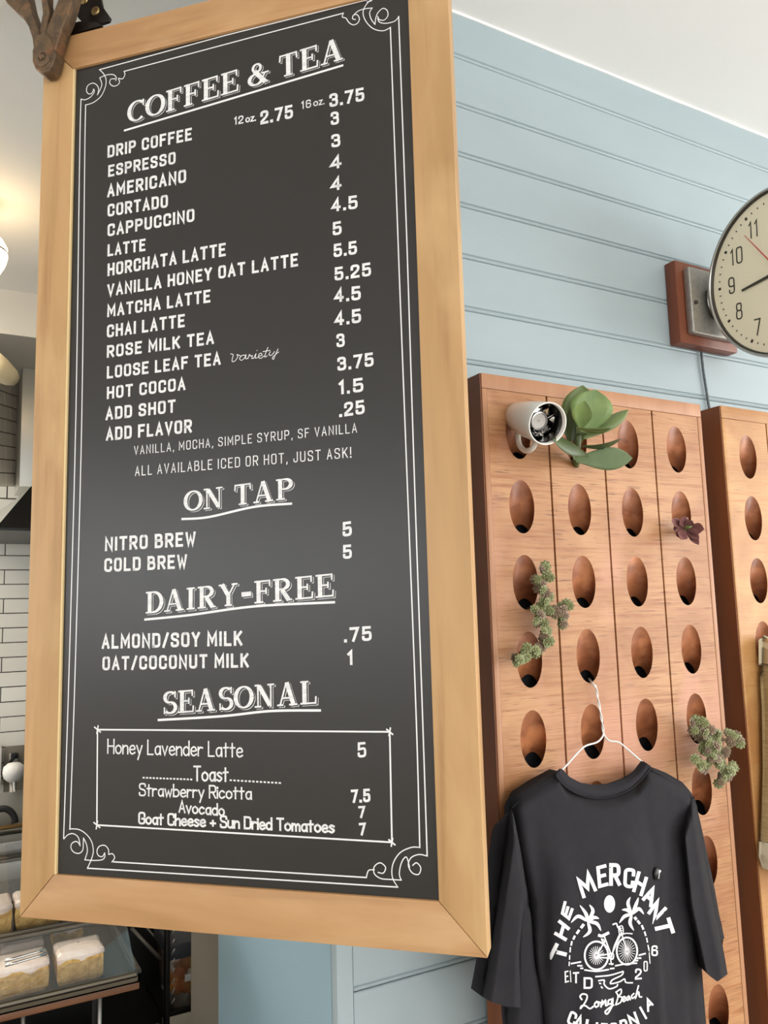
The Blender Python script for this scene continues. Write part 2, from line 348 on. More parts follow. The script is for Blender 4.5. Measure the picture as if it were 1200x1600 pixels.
obj('shade', MB().lathe([(.004, -.055), (.02, -.052), (.034, -.03), (.046, .02), (.05, .06), (.048, .06), (.03, -.02), (.003, -.04)], Ms), M_lampshade, T, smooth=True)
obj('stem', MB().tube([sp+Vector((-.03, 0, .01)), sp+Vector((-.12, 0, .05)), Vector((sp.x-.13, sp.y, 2.885))], .006), M_lampshade, T)
T = thing('added_kitchen_light', (-1.0, 2.75, CE), 'added unseen ceiling light panel that brightens the kitchen', 'lamp')  # added out of view to brighten the kitchen tiles
obj('housing', MB().box((-1.7, 2.6, CE-.05), (-.3, 2.9, CE-.0005)), M_whitep, T, bevel=.004)
obj('diffuser', MB().box((-1.68, 2.62, CE-.058), (-.32, 2.88, CE-.0505)), mat('fill_diffuser', rgb(250, 240, 220), .5, emit=(1, .90, .74, 1), es=24), T)
# ------------------------------------------------------------ blackboard menu
U0, U1, Z0, Z1 = -.936, -.188, 1.137, 2.655
I0, I1, J0, J1 = -.8735, -.2525, 1.2055, 2.588
T = thing('menu_board', bp((U0+U1)/2, Z0), 'tall framed black menu board with white chalk lettering of coffee prices', 'menu board')
BW = -.005
obj('panel', MB().prism([bp(u, z, BW) for u, z in ((I0-.01, J0-.01), (I1+.01, J0-.01), (I1+.01, J1+.01), (I0-.01, J1+.01))], [bp(u, z, BW-.012) for u, z in ((I0-.01, J0-.01), (I1+.01, J0-.01), (I1+.01, J1+.01), (I0-.01, J1+.01))]), M_board, T)
def rail(name, poly, mt):
    obj(name, MB().prism([bp(u, z, 0) for u, z in poly], [bp(u, z, -.034) for u, z in poly]), mt, T, bevel=.0018)
e = .0003
rail('frame_stile', [(U0, Z0+e), (I0, J0+e), (I0, J1-e), (U0, Z1-e)], M_frame)
rail('frame_stile', [(U1, Z0+e), (I1, J0+e), (I1, J1-e), (U1, Z1-e)], M_frame)
rail('frame_rail', [(U0+e, Z0), (I0+e, J0), (I1-e, J0), (U1-e, Z0)], M_frameh)
rail('frame_rail', [(U0+e, Z1), (I0+e, J1), (I1-e, J1), (U1-e, Z1)], M_frameh)
obj('inner_lip', MB().box((I0-.0002, -.012, J0), (I0+.0035, -.001, J1), M=Matrix((BD, BN, Vector((0, 0, 1)))).transposed().to_4x4() @ Matrix.Translation((0, BDIST, 0))), M_edge, T)
obj('back_board', MB().prism([bp(u, z, -.018) for u, z in ((I0-.02, J0-.02), (I1+.02, J0-.02), (I1+.02, J1+.02), (I0-.02, J1+.02))], [bp(u, z, -.026) for u, z in ((I0-.02, J0-.02), (I1+.02, J0-.02), (I1+.02, J1+.02), (I0-.02, J1+.02))]), M_blackm, T)

# --- stroke fonts
SANS = {'A': "0,0 .25,1 .5,0|.1,.32 .4,.32", 'B': "0,0 0,1 .45,1r .45,.53r 0,.53|.2,.53 .5,.53r .5,0r 0,0", 'C': ".5,.72 .5,1r 0,1r 0,0r .5,0r .5,.28",
 'D': "0,0 0,1 .5,1r .5,0r 0,0", 'E': ".44,1 0,1 0,0 .44,0|0,.52 .36,.52", 'F': ".44,1 0,1 0,0|0,.52 .36,.52", 'G': ".5,.68 .5,1r 0,1r 0,0r .5,0r .5,.45 .28,.45",
 'H': "0,0 0,1|.5,0 .5,1|0,.52 .5,.52", 'I': "0,0 0,1", 'J': "0,.3 0,0r .4,0r .4,1", 'K': "0,0 0,1|.48,1 .05,.45|.17,.6 .5,0", 'L': "0,1 0,0 .42,0",
 'M': "0,0 0,1 .31,.3 .62,1 .62,0", 'N': "0,0 0,1 .5,0 .5,1", 'O': ".25,1 .5,1r .5,0r 0,0r 0,1r .25,1", 'P': "0,0 0,1 .5,1r .5,.46r 0,.46", 'R': "0,0 0,1 .5,1r .5,.46r 0,.46|.25,.46 .5,0",
 'S': ".49,.78 .49,1r 0,1r 0,.57r .5,.46r .5,0r 0,0r 0,.22", 'T': "0,1 .5,1|.25,1 .25,0", 'U': "0,1 0,0r .5,0r .5,1", 'V': "0,1 .25,0 .5,1", 'W': "0,1 .16,0 .33,.7 .5,0 .66,1",
 'Y': "0,1 .25,.5 .5,1|.25,.5 .25,0", 'Z': "0,1 .5,1 0,0 .5,0", '1': "0,.82 .16,1 .16,0", '2': "0,.7 0,1r .5,1r .5,.6r 0,.14 0,0 .5,0", '3': "0,.80 0,1r .48,1r .48,.54r .2,.54|.2,.54 .5,.54r .5,0r 0,0r 0,.20",
 '4': ".38,0 .38,1 0,.27 .52,.27", '5': ".46,1 .03,1 .02,.55 .5,.62r .5,0r 0,0r 0,.22", '6': ".46,.78 .46,1r 0,1r 0,0r .5,0r .5,.56r 0,.56", '7': "0,1 .5,1 .18,0",
 '8': ".25,1 .47,1r .47,.54r .03,.54r .03,1r .25,1|.25,.54 .5,.54r .5,0r 0,0r 0,.54r .25,.54", '9': ".04,.22 .04,0r .5,0r .5,1r 0,1r 0,.44r .5,.44", '0': ".25,1 .5,1r .5,0r 0,0r 0,1r .25,1",
 '.': "0,0 0,.03", ',': ".04,.05 0,-.16", '/': "0,-.04 .34,1.04", '!': "0,1 0,.3|0,0 0,.03", '-': ".05,.5 .4,.5", '+': "0,.32 .4,.32|.2,.55 .2,.1"}
HAND = {'a': "~.42,.5 .25,.6 .05,.45 .05,.15 .2,0 .38,.15 .42,.5|.42,.6 .44,0", 'b': "0,1 0,0|~0,.45 .2,.6 .42,.45 .42,.15 .2,0 0,.12", 'c': "~.4,.5 .22,.6 .03,.42 .03,.15 .2,0 .42,.12",
 'd': ".42,1 .42,0|~.42,.45 .22,.6 .02,.45 .02,.15 .2,0 .42,.15", 'e': "~.03,.3 .4,.35 .35,.55 .2,.6 .03,.45 .03,.15 .2,0 .42,.1", 'h': "0,1 0,0|~0,.4 .2,.58 .38,.5 .4,0", 'i': "0,.6 0,0|0,.82 0,.86",
 'm': "0,.6 0,0|~0,.4 .15,.58 .28,.45 .3,0|~.3,.4 .45,.58 .58,.45 .6,0", 'n': "0,.6 0,0|~0,.4 .2,.58 .38,.48 .4,0", 'o': "~.22,.6 .03,.45 .03,.15 .22,0 .42,.15 .42,.45 .22,.6", 'r': "0,.6 0,0|~0,.38 .15,.58 .32,.55",
 's': "~.36,.52 .18,.6 .03,.48 .18,.32 .36,.18 .2,0 0,.08", 't': ".15,.9 .15,0|0,.6 .34,.62", 'u': "~0,.6 0,.15 .18,0 .36,.15|.38,.6 .38,0", 'v': "0,.6 .2,0 .4,.6", 'w': "0,.6 .13,0 .28,.45 .42,0 .56,.6",
 'y': "0,.6 .2,.05|.42,.6 .1,-.38", 'z': "0,.6 .34,.6 0,0 .34,0"}
SERIF = {'C': "@.42,.5,.36,.45,48,312,.07,.2|t.70,.97 .70,.68", 'O': "@.42,.5,.36,.45,0,360,.07,.2", 'F': "T.18,0 .18,1|t0,.96 .66,.96|t.65,1 .65,.72|t.2,.52 .5,.52|t.5,.66 .5,.38|t0,.04 .38,.04",
 'E': "T.18,0 .18,1|t0,.96 .68,.96|t.66,1 .66,.72|t.2,.52 .5,.52|t.5,.66 .5,.38|t0,.04 .68,.04|t.69,0 .71,.3", 'T': "T.38,0 .38,1|t.03,.96 .73,.96|t.05,1 .03,.7|t.71,1 .73,.7|t.2,.04 .56,.04",
 'A': "t.12,0 .4,1|T.42,1 .72,0|t.2,.33 .6,.33|t0,.04 .27,.04|t.52,.04 .88,.04", 'N': "t.15,0 .15,1|T.2,.94 .68,.06|t.72,0 .72,1|t0,.04 .3,.04|t0,.96 .22,.96|t.57,.96 .87,.96",
 'P': "T.18,0 .18,1|@.38,.73,.27,.23,-90,90,.08,.2|t0,.96 .4,.96|t.2,.5 .4,.5|t0,.04 .38,.04", 'D': "T.18,0 .18,1|@.34,.5,.38,.46,-90,90,.08,.2|t0,.96 .36,.96|t0,.04 .36,.04", 'I': "T.18,0 .18,1|t0,.96 .36,.96|t0,.04 .36,.04",
 'R': "T.18,0 .18,1|@.38,.74,.25,.22,-90,90,.08,.19|t0,.96 .4,.96|t.2,.52 .4,.52|t0,.04 .36,.04|T.38,.5 .66,.02|t.58,.04 .8,.04", 'Y': "T.14,1 .4,.5|t.44,.5 .7,1|T.42,.52 .42,0|t0,.96 .28,.96|t.56,.96 .82,.96|t.26,.04 .58,.04",
 'S': "@.36,.73,.24,.23,40,270,.08,.18|@.36,.27,.26,.24,90,-140,.08,.18|t.6,.99 .6,.7|t.1,.3 .1,.0", 'L': "T.18,0 .18,1|t0,.96 .36,.96|t0,.04 .64,.04|t.65,0 .67,.32", '-': "T.04,.46 .46,.46",
 '&': "@.38,.77,.16,.18,0,360,.08,.12|T.28,.66 .74,.04|@.34,.27,.27,.24,95,325,.08,.17|t.56,.13 .72,.48|t.58,.48 .88,.48|t.7,.06 .86,.06"}
def strokes(g):
    out = []
    for s in g.split('|'):
        if s[0] == '@':
            cx, cy, rx, ry, a0, a1, w0, w1 = [float(t) for t in s[1:].split(',')]
            n = max(10, int(abs(a1-a0)/12)); P = []; W = []
            for i in range(n+1):
                a = R(a0+(a1-a0)*i/n); P.append((cx+rx*math.cos(a), cy+ry*math.sin(a))); W.append(w0+(w1-w0)*abs(math.cos(a))**1.3)
            out.append((P, W)); continue
        wt = 1
        if s[0] == 'T': wt = .2; s = s[1:]
        elif s[0] == 't': wt = .075; s = s[1:]
        sm = s[0] == '~'; s = s.lstrip('~'); P = []; Rr = []
        for t in s.split():
            r = t.endswith('r'); x, y = t.rstrip('r').split(','); P.append((float(x), float(y))); Rr.append(.17 if r else 0)
        if sm: P = catmull(P, 5)
        else:
            Q = []
            for i, p in enumerate(P):
                if Rr[i] and 0 < i < len(P)-1:
                    a, b = P[i-1], P[i+1]; la = math.dist(a, p); lb = math.dist(b, p); r = Rr[i]*1.25
                    ra = min(r, la*.499); rb = min(r, lb*.499)
                    A = (p[0]+(a[0]-p[0])*ra/la, p[1]+(a[1]-p[1])*ra/la); B = (p[0]+(b[0]-p[0])*rb/lb, p[1]+(b[1]-p[1])*rb/lb)
                    for k in range(5):
                        t = k/4; Q.append(tuple((1-t)**2*A[j]+2*t*(1-t)*p[j]+t*t*B[j] for j in (0, 1)))
                else: Q.append(p)
            P = Q
        out.append((P, wt))
    return out
def ribbon(mb, P, wd, mp, cap=True, mi=0):          # P in the target plane; wd a number or one per point; mp maps (a, b) to the world
    Q = [P[0]]
    Wd = [wd[0]] if isinstance(wd, (list, tuple)) else None
    for i, p in enumerate(P[1:], 1):
        if math.dist(p, Q[-1]) > 1e-6:
            Q.append(p)
            if Wd is not None: Wd.append(wd[i])
    n = len(Q)
    if n < 2: return
    if Wd is None: Wd = [wd]*n
    Q = [Vector((p[0], p[1])) for p in Q]
    if cap:
        Q[0] = Q[0]-(Q[1]-Q[0]).normalized()*Wd[0]*.45; Q[-1] = Q[-1]+(Q[-1]-Q[-2]).normalized()*Wd[-1]*.45
    L = []; Rt = []
    for i in range(n):
        a = (Q[i]-Q[i-1]).normalized() if i else None; b = (Q[i+1]-Q[i]).normalized() if i < n-1 else None
        if a is None: a = b
        if b is None: b = a
        t = a+b
        if t.length < .2: t = a
        t.normalize(); nr = Vector((-t.y, t.x)); k = 1/max(.42, nr.dot(Vector((-a.y, a.x))))
        L.append(Q[i]+nr*Wd[i]*.5*k); Rt.append(Q[i]-nr*Wd[i]*.5*k)
    mb.add([mp(p.x, p.y) for p in L]+[mp(p.x, p.y) for p in Rt], [(i, i+1, n+i+1, n+i) for i in range(n-1)], mi)
def layout(txt, kern, sp):
    x = 0; out = []
    for c in txt:
        if c == ' ': x += sp; continue
        g = (SERIF if kern == 's' else SANS).get(c) if kern == 's' or c not in HAND else HAND[c]
        S = strokes(g); w = max(p[0] for P, _ in S for p in P); out.append((x, S)); x += w+(.13 if kern == 's' else .38 if c not in HAND and kern != 'h' else .2 if kern != 'h' else .15 if c != ' ' else .2)
    return out, x-(.13 if kern == 's' else .15 if kern == 'h' else .38 if txt[-1] not in HAND else .2)
class Layer:
    k = 0
def bmap(wo): return lambda a, b: bp(a, b, BW+wo)
def text_line(txt, p0, p1, h, wt, kern='b', sp=.42, name='lettering', jit=0):
    b0 = pxb(*p0, BW); b1 = pxb(*p1, BW); bt = pxb(p0[0], p0[1]-h, BW); H = bt[1]-b0[1]
    gl, W = layout(txt, kern, sp); L = math.dist(b0, b1); ex = ((b1[0]-b0[0])/L, (b1[1]-b0[1])/L)
    mb = MB(); wi = wt*H; ins = wi/2 if kern != 's' else 0; sx = (L-2*ins)/max(W, .001) if W > .02 else H*.9; sy = H-2*ins
    def loc(x, y): return (b0[0]+ex[0]*(ins+x*sx), b0[1]+ex[1]*(ins+x*sx)+ins+y*sy)
    k = 0
    if kern == 's':
        for pas, (dx, dz, gx, wo, mi) in enumerate(((.0025, -.0021, .0006, .0002, 0), (.0015, -.0012, .0012, .0004, 1), (0, 0, 0, .0006, 0))):
            for x, S in gl:
                for P, wd in S:
                    k += 1
                    Q = [loc(x+p[0], p[1]) for p in P]; Q = [(a+dx, b+dz) for a, b in Q]
                    ww = [q*H+gx for q in wd] if isinstance(wd, list) else wd*H+gx
                    ribbon(mb, Q, ww, bmap(wo+(k % 9)*.00001), cap=False, mi=mi)
        return obj(name, mb, [M_chalk, M_board], T)
    for x, S in gl:
        for P, wd in S:
            k += 1; dt = len(P) == 2 and math.dist(P[0], P[1]) < .05; ribbon(mb, [loc(x+p[0], p[1]) for p in P], max(wi, H*.13)*1.15 if dt else wi, bmap(.0003+(k % 7)*.00001))
    return obj(name, mb, M_chalk, T)
for a in [("COFFEE & TEA", (200, 194), (536, 93), 33, 0, 's', .3), ("ON TAP", (288, 800), (455, 779.5), 32, 0, 's', .4), ("DAIRY-FREE", (228, 959), (521, 932), 34, 0, 's'), ("SEASONAL", (254, 1116), (494, 1099.5), 35, 0, 's')]:
    text_line(*a)
SW = .187
for a in [("DRIP COFFEE", (168, 247), (300, 219), 19), ("ESPRESSO", (169, 277), (274.5, 256), 18.5), ("AMERICANO", (167.5, 309), (291, 285), 20), ("CORTADO", (168, 339), (262.5, 324), 19.5),
          ("CAPPUCCINO", (168, 370), (304, 346), 19.5), ("LATTE", (168, 401), (227.5, 392), 19), ("HORCHATA LATTE", (168, 432), (353, 400), 20), ("VANILLA HONEY OAT LATTE", (167.5, 464), (466, 416), 19.5),
          ("MATCHA LATTE", (167.5, 496), (329, 472.5), 19.5), ("CHAI LATTE", (167, 528), (289, 511), 20), ("ROSE MILK TEA", (167, 559.5), (334.5, 537.5), 19.5), ("LOOSE LEAF TEA", (167, 592), (345, 570), 19.5),
          ("HOT COCOA", (167, 624), (290, 609.5), 19.5), ("ADD SHOT", (165, 657), (274.5, 644.5), 20), ("ADD FLAVOR", (165.5, 689), (300, 676), 20.5), ("NITRO BREW", (164, 861.5), (306, 853), 22),
          ("COLD BREW", (163, 894), (292.5, 888), 21.5), ("ALMOND/SOY MILK", (159, 1014), (379, 1009), 22.5), ("OAT/COCONUT MILK", (160, 1047.5), (389, 1043), 21.5),
          ("2.75", (407, 195), (458, 184.5), 21), ("3.75", (515, 168), (569.5, 157.5), 21), ("3", (517, 196), (530, 194), 20.5), ("3", (518, 231), (532, 229), 20.5), ("4", (516, 266), (534, 262), 21), ("4", (517, 299), (534, 296), 21),
          ("4.5", (518, 331.5), (559, 326), 21), ("5", (520, 368.5), (534, 366), 21), ("5.5", (521.5, 402.5), (558, 397), 21), ("5.25", (523, 439), (580, 431), 21), ("4.5", (522.5, 473), (564, 468.5), 22), ("4.5", (523, 509.5), (564.5, 504), 22),
          ("3", (526, 543), (539, 541.5), 21), ("3.75", (527.5, 580), (584, 572), 21.5), ("1.5", (529.5, 617), (568, 612), 22), (".25", (530.5, 652), (570, 646.5), 22), ("5", (535.5, 839), (550, 837), 23), ("5", (536, 873.5), (550, 872.5), 22),
          (".75", (538, 1004), (581, 1001), 23), ("1", (543, 1040), (551, 1039), 23)]:
    text_line(*a, SW)
text_line("VANILLA, MOCHA, SIMPLE SYRUP, SF VANILLA", (209.5, 711), (558, 676), 14, .10)
text_line("ALL AVAILABLE ICED OR HOT, JUST ASK!", (211, 744), (549, 715), 15.5, .10)
text_line("12oz.", (366, 195.5), (400, 189), 12.5, .15); text_line("16oz.", (471, 171), (507, 163), 12.5, .13)
for a in [("Honey Lavender Latte", (167.5, 1178), (380, 1184), 24, .10), ("5", (559, 1184), (572.5, 1183), 24, .16), ("Toast", (302, 1221), (357.5, 1222), 25, .12), ("Strawberry Ricotta", (217, 1244), (394, 1250), 21, .12),
          ("7.5", (548.5, 1255), (579, 1253), 21, .19), ("Avocado", (279, 1270), (351.5, 1276), 20, .14), ("7", (560, 1278.5), (571, 1278), 19, .19), ("Goat Cheese + Sun Dried Tomatoes", (216, 1288), (523.5, 1302.5), 20, .16), ("7", (561, 1306), (572, 1305), 20, .19)]:
    text_line(*a, kern='b' if a[0][0].isdigit() else 'h', sp=.32)
def chalk(lists, wm, name='lettering', smooth=True, sc=1, off=(0, 0), one=False):
    if not one and name in ('chalk_border', 'underline', 'dot', 'corner_star'):
        for L in lists: chalk([L], wm, name, smooth, sc, off, True)
        return
    mb = MB()
    for k, L in enumerate(lists):
        P = [pxb(off[0]+x/sc, off[1]+y/sc, BW) for x, y in L]
        if smooth and len(P) > 2: P = catmull(P, 6)
        ribbon(mb, P, wm, bmap(.0003+(k % 8)*.00001))
    return obj(name, mb, M_chalk2, T)
chalk([[(195, 204), (535, 102.5)], [(285, 811), (326, 808), (397, 792), (455, 787)], [(227, 968), (297, 961), (397, 947.5), (522, 941)], [(248, 1125), (347, 1119), (422, 1111), (500, 1110)]], .0036, 'underline')
LW = .0019
chalk([[(126.7, 155), (124.5, 250), (118.7, 650), (108, 1050), (99.6, 1310)], [(134, 164), (132.5, 250), (128, 650), (117.5, 1050), (109.3, 1295.6)],
       [(610, 43), (619.3, 300), (624, 430), (635.5, 730), (650, 1110), (656, 1324)], [(623, 26), (633, 300), (637.5, 430), (647, 730), (660, 1110), (667.5, 1337)]], LW, 'chalk_border')
chalk([[(155.7, 109), (350, 56), (577, -1), (590, -4)], [(194, 111.7), (400, 56.7), (536.7, 20.7)], [(137.5, 1356.5), (621.5, 1386)], [(177.5, 1346.5), (572.5, 1371)]], LW, 'chalk_border', False)
FW = .0015
chalk([[(380, 465), (400, 468), (425, 455), (442, 432), (440, 418)], [(440, 418), (430, 438), (415, 440), (406, 425), (412, 402), (435, 390), (455, 400), (463, 420), (457, 445)], [(457, 445), (470, 420), (478, 395), (468, 365)],
       [(468, 365), (500, 352), (530, 350), (545, 362), (543, 378)], [(540, 370), (520, 372), (515, 390), (530, 404), (550, 400), (561, 385), (556, 368), (575, 370), (586, 350), (582, 335)], [(402, 493), (440, 480), (475, 450), (495, 405), (497, 370), (485, 345), (467, 327)]], FW, 'chalk_scroll', True, 3)
chalk([[(560, 62), (555, 80), (572, 86), (585, 105), (605, 117), (625, 110), (635, 90), (625, 70), (607, 72), (603, 88), (616, 92)], [(607, 72), (630, 52), (660, 42), (695, 38)], [(780, 130), (745, 145), (700, 135), (665, 100), (652, 60), (665, 25), (690, -2)],
       [(695, 38), (683, 60), (690, 90), (708, 115)], [(708, 115), (712, 85), (722, 60), (745, 40), (765, 50), (768, 75), (750, 95), (728, 92), (721, 78)], [(721, 88), (730, 105), (760, 110), (800, 100), (820, 78)], [(670, 10), (690, 5), (700, -8)]], FW, 'chalk_scroll', True, 3, (350, 0))
chalk([[(300, 182), (320, 162), (345, 158), (368, 176), (376, 214)], [(376, 214), (368, 200), (355, 194), (338, 203), (333, 222), (345, 243), (370, 250), (388, 235), (391, 205), (392, 178)], [(392, 178), (405, 205), (410, 240), (398, 280)],
       [(398, 280), (440, 283), (478, 280), (492, 266), (491, 248)], [(491, 248), (480, 265), (462, 260), (455, 240), (465, 218), (490, 212), (508, 230), (510, 255)], [(510, 255), (528, 252), (538, 270), (525, 290)], [(330, 135), (370, 138), (405, 160), (430, 195), (438, 240), (428, 280), (410, 320)]], FW, 'chalk_scroll', True, 3, (0, 1250))
chalk([[(1152, 428), (1125, 428), (1090, 445), (1068, 480), (1066, 520), (1083, 552)], [(1175, 455), (1150, 450), (1125, 460), (1116, 483), (1128, 507), (1148, 512), (1155, 492), (1142, 476), (1130, 484)],
       [(1120, 490), (1110, 458), (1095, 475), (1088, 510), (1094, 530)], [(1094, 530), (1060, 528), (1030, 525), (1010, 510), (1010, 488), (1028, 476), (1045, 490), (1038, 508), (1022, 506)], [(1010, 498), (992, 500), (985, 522)]], FW, 'chalk_scroll', True, 2, (80, 1110))
chalk([[(152.5, 1140), (609, 1143.5)], [(609, 1143.5), (612.5, 1316)], [(612.5, 1316), (151.5, 1289)], [(151.5, 1289), (152.5, 1140)]], .0024, 'chalk_border', False)
st = []
for cx, cy in ((152.5, 1140), (609, 1143.5), (612.5, 1316), (151.5, 1289)):
    for a in (40, 100, 220, 280): st.append([(cx, cy), (cx+6*math.cos(R(a)), cy+6*math.sin(R(a)))])
for q in range(4): chalk(st[q*4:q*4+4], .0022, 'corner_star', False, one=True)
chalk([[(922, 492), (938, 497), (933, 520), (932, 540), (950, 535), (966, 510), (962, 496), (985, 506)], [(1012, 500), (992, 503), (978, 522), (990, 532), (1008, 518), (1018, 498), (1015, 522), (1028, 520)], [(1030, 522), (1040, 496), (1046, 506), (1058, 503), (1054, 520), (1066, 518)],
       [(1066, 520), (1080, 492), (1076, 518), (1090, 515)], [(1095, 508), (1118, 500), (1112, 488), (1100, 494), (1097, 514), (1112, 519), (1130, 505)], [(1155, 452), (1140, 490), (1136, 512), (1150, 505)], [(1125, 478), (1168, 470)],
       [(1170, 478), (1162, 498), (1178, 500), (1196, 478)], [(1218, 462), (1200, 500), (1190, 526), (1183, 515), (1205, 494), (1222, 480)], [(1086, 472), (1087, 470)]], .0011, 'lettering', True, 4, (130, 430))
dots = [[(224+i*5.3, 1215+i*.2), (225.3+i*5.3, 1215.1+i*.2)] for i in range(15)]+[[(360+i*5.9, 1219+i*.33), (361.4+i*5.9, 1219.1+i*.33)] for i in range(14)]
chalk(dots, .0024, 'dot', False)
# ------------------------------------------------------------ iron bracket holding the board
def ob(x, y, wo): u, z = pxb(x, y, wo); return bp(u, z, wo)
def plate(mb, pts, w0, w1): mb.prism([ob(x, y, w1) for x, y in pts], [bp(*pxb(x, y, w1), w0) for x, y in pts])
T2 = thing('iron_hanging_bracket', ob(68, 92, .02), 'rusty cast iron bracket with open arms riveted over top left corner of menu board', 'bracket')
mb = MB()
plate(mb, [(10, 4), (20, 14), (35, 27), (44, 41), (50, 60), (52, 80), (66, 80), (62, 55), (55, 32), (47, 10), (40, -25), (22, -60), (-20, -60), (-6, -25)], .004, .026)
plate(mb, [(50, 78), (50, 96), (55, 108), (65, 114), (75, 111), (82, 100), (87, 82), (80, 60), (70, 48), (58, 55)], .004, .030)
plate(mb, [(66, 80), (84, 84), (91, 62), (98, 40), (105, 24), (111, 4), (118, -25), (128, -60), (98, -60), (95, -25), (90, 0), (82, 20), (74, 40), (68, 60)], .004, .028)
plate(mb, [(58, 60), (70, 60), (77, 18), (74, 0), (76, -60), (60, -60), (64, 0), (66, 20)], .004, .022)
obj('arms', mb, M_iron, T2, bevel=.0035, segs=3)
mb = MB(); ctr = ob(67.5, 90, .03); Mz = Matrix((BD, Vector((0, 0, 1)), BN)).transposed().to_4x4(); Mz.translation = ctr
obj('boss', MB().lathe([(.0165, -.004), (.0165, .001), (.013, .003), (.008, .003), (.0075, .001), (.001, .001)], Mz, 24), M_iron, T2, smooth='auto')
obj('rivet', MB().lathe([(.0065, .001), (.006, .004), (.0035, .0065), (.0005, .007)], Mz, 16), M_iron, T2, smooth=True)
obj('hook', MB().tube([ob(82, 96, .02), ob(86, 102, .018), ob(88, 110, .014), ob(86, 114, .012)], .003), M_iron, T2, smooth=True)
T3 = thing('black_hinge_plate', ob(130, 30, 0), 'black metal hinge plate with two brass screws on top of the menu board frame', 'hinge')
mb = MB(); plate(mb, [(108, 5), (126, -40), (150, -40), (160, 10), (172, 27), (170, 33), (158, 37), (128, 34), (122, 28)], -.03, -.024)
obj('leaf_plate', mb, M_black, T3, bevel=.0012)
mb = MB(); plate(mb, [(93, 57), (96, 44), (110, 37), (124, 33), (150, 34), (160, 40)], -.03, -.004)
obj('flange', mb, M_black, T3, bevel=.001)
for x, y in ((131, 0), (149, 17)):
    Mz = Matrix((BD, Vector((0, 0, 1)), BN)).transposed().to_4x4(); Mz.translation = ob(x, y, -.023)
    obj('screw', MB().lathe([(.0085, -.001), (.0085, .001), (.006, .0022), (.0045, .0012), (.0005, .0012)], Mz, 16), M_brass, T3, smooth=True)
obj('arm', MB().box((0, -.03, 0), (.03, -.024, .3), M=Matrix((BD, BN, Vector((0, 0, 1)))).transposed().to_4x4() @ Matrix.Translation((pxb(136, -20, -.027)[0], BDIST, pxb(136, -20, -.027)[1]))), M_black, T3)
# the beam that the hardware hangs from
pb = ob(60, -60, .01)
bt = ob(60, -60, .01).z
struct(obj('ceiling_beam', MB().prism([bp(-1.25, bt, .05), bp(-.05, bt, .05), bp(-.05, bt, -.06), bp(-1.25, bt, -.06)], [bp(-1.25, CE, .05), bp(-.05, CE, .05), bp(-.05, CE, -.06), bp(-1.25, CE, -.06)]), M_wallw))

# ------------------------------------------------------------ bottle racks
def plank_mesh(x0, x1, zt, zb, rows, cx, yf, th, rx=.0305, rz=.0525, drop=.083, N=32):
    mb = MB(); z = zt
    bounds = []
    for i, cz in enumerate(rows):
        top = zt if i == 0 else (rows[i-1]+cz)/2; bot = zb if i == len(rows)-1 else (cz+rows[i+1])/2; bounds.append((top, bot))
    def ring(cx, cz, top, bot, y, mi, flip):
        el = []; sq = []
        for k in range(N):
            a = 2*math.pi*(k+.5)/N; c, s = math.cos(a), math.sin(a); el.append(Vector((cx+rx*c, y, cz+rz*s)))
            tx = ((x1-cx) if c > 0 else (cx-x0))/max(abs(c), 1e-6); tz = ((top-cz) if s > 0 else (cz-bot))/max(abs(s), 1e-6); t = min(tx, tz)
            sq.append(Vector((cx+c*t, y, cz+s*t)))
        n0 = len(mb.v); mb.add(el+sq, [(k, (k+1) % N, N+(k+1) % N, N+k) for k in range(N)], mi)
        # corner fills
        for qx, qz in ((x0, top), (x1, top), (x0, bot), (x1, bot)):
            ks = sorted(range(N), key=lambda k: (sq[k]-Vector((qx, y, qz))).length)
            a_on = [k for k in ks if abs(sq[k].x-qx) < 1e-6][0]; b_on = [k for k in ks if abs(sq[k].z-qz) < 1e-6][0]
            mb.add([sq[a_on], Vector((qx, y, qz)), sq[b_on]], [(0, 1, 2)], mi)
        return el
    fr = [ring(cx, cz, *bounds[i], yf, 0, 0) for i, cz in enumerate(rows)]
    th0 = th; th = .035; sh = .022; x0 += sh*0
    cx += sh; bk = [ring(cx, cz-drop, bounds[i][0]-drop, bounds[i][1]-drop, yf+th, 1, 1) for i, cz in enumerate(rows)]; cx -= sh; th = .035
    for A, B in zip(fr, bk):
        mid = [a.lerp(b, .5) for a, b in zip(A, B)]; e1 = [a.lerp(b, .03) for a, b in zip(A, B)]
        mb.add(A+e1+mid+B, [(q*N+k, q*N+(k+1) % N, (q+1)*N+(k+1) % N, (q+1)*N+k) for q in range(3) for k in range(N)], 1)
    for xx in (x0, x1): mb.add([(xx, yf, zt), (xx, yf, zb), (xx, yf+th, zb), (xx, yf+th, zt)], [(0, 1, 2, 3)], 0)
    for zz in (zt, zb): mb.add([(x0, yf, zz), (x1, yf, zz), (x1, yf+th, zz), (x0, yf+th, zz)], [(0, 1, 2, 3)], 0)
    return mb
YR = 1.22; PT = .062; RZ = [1.945-.1462*i for i in range(10)]; ZRB = .45
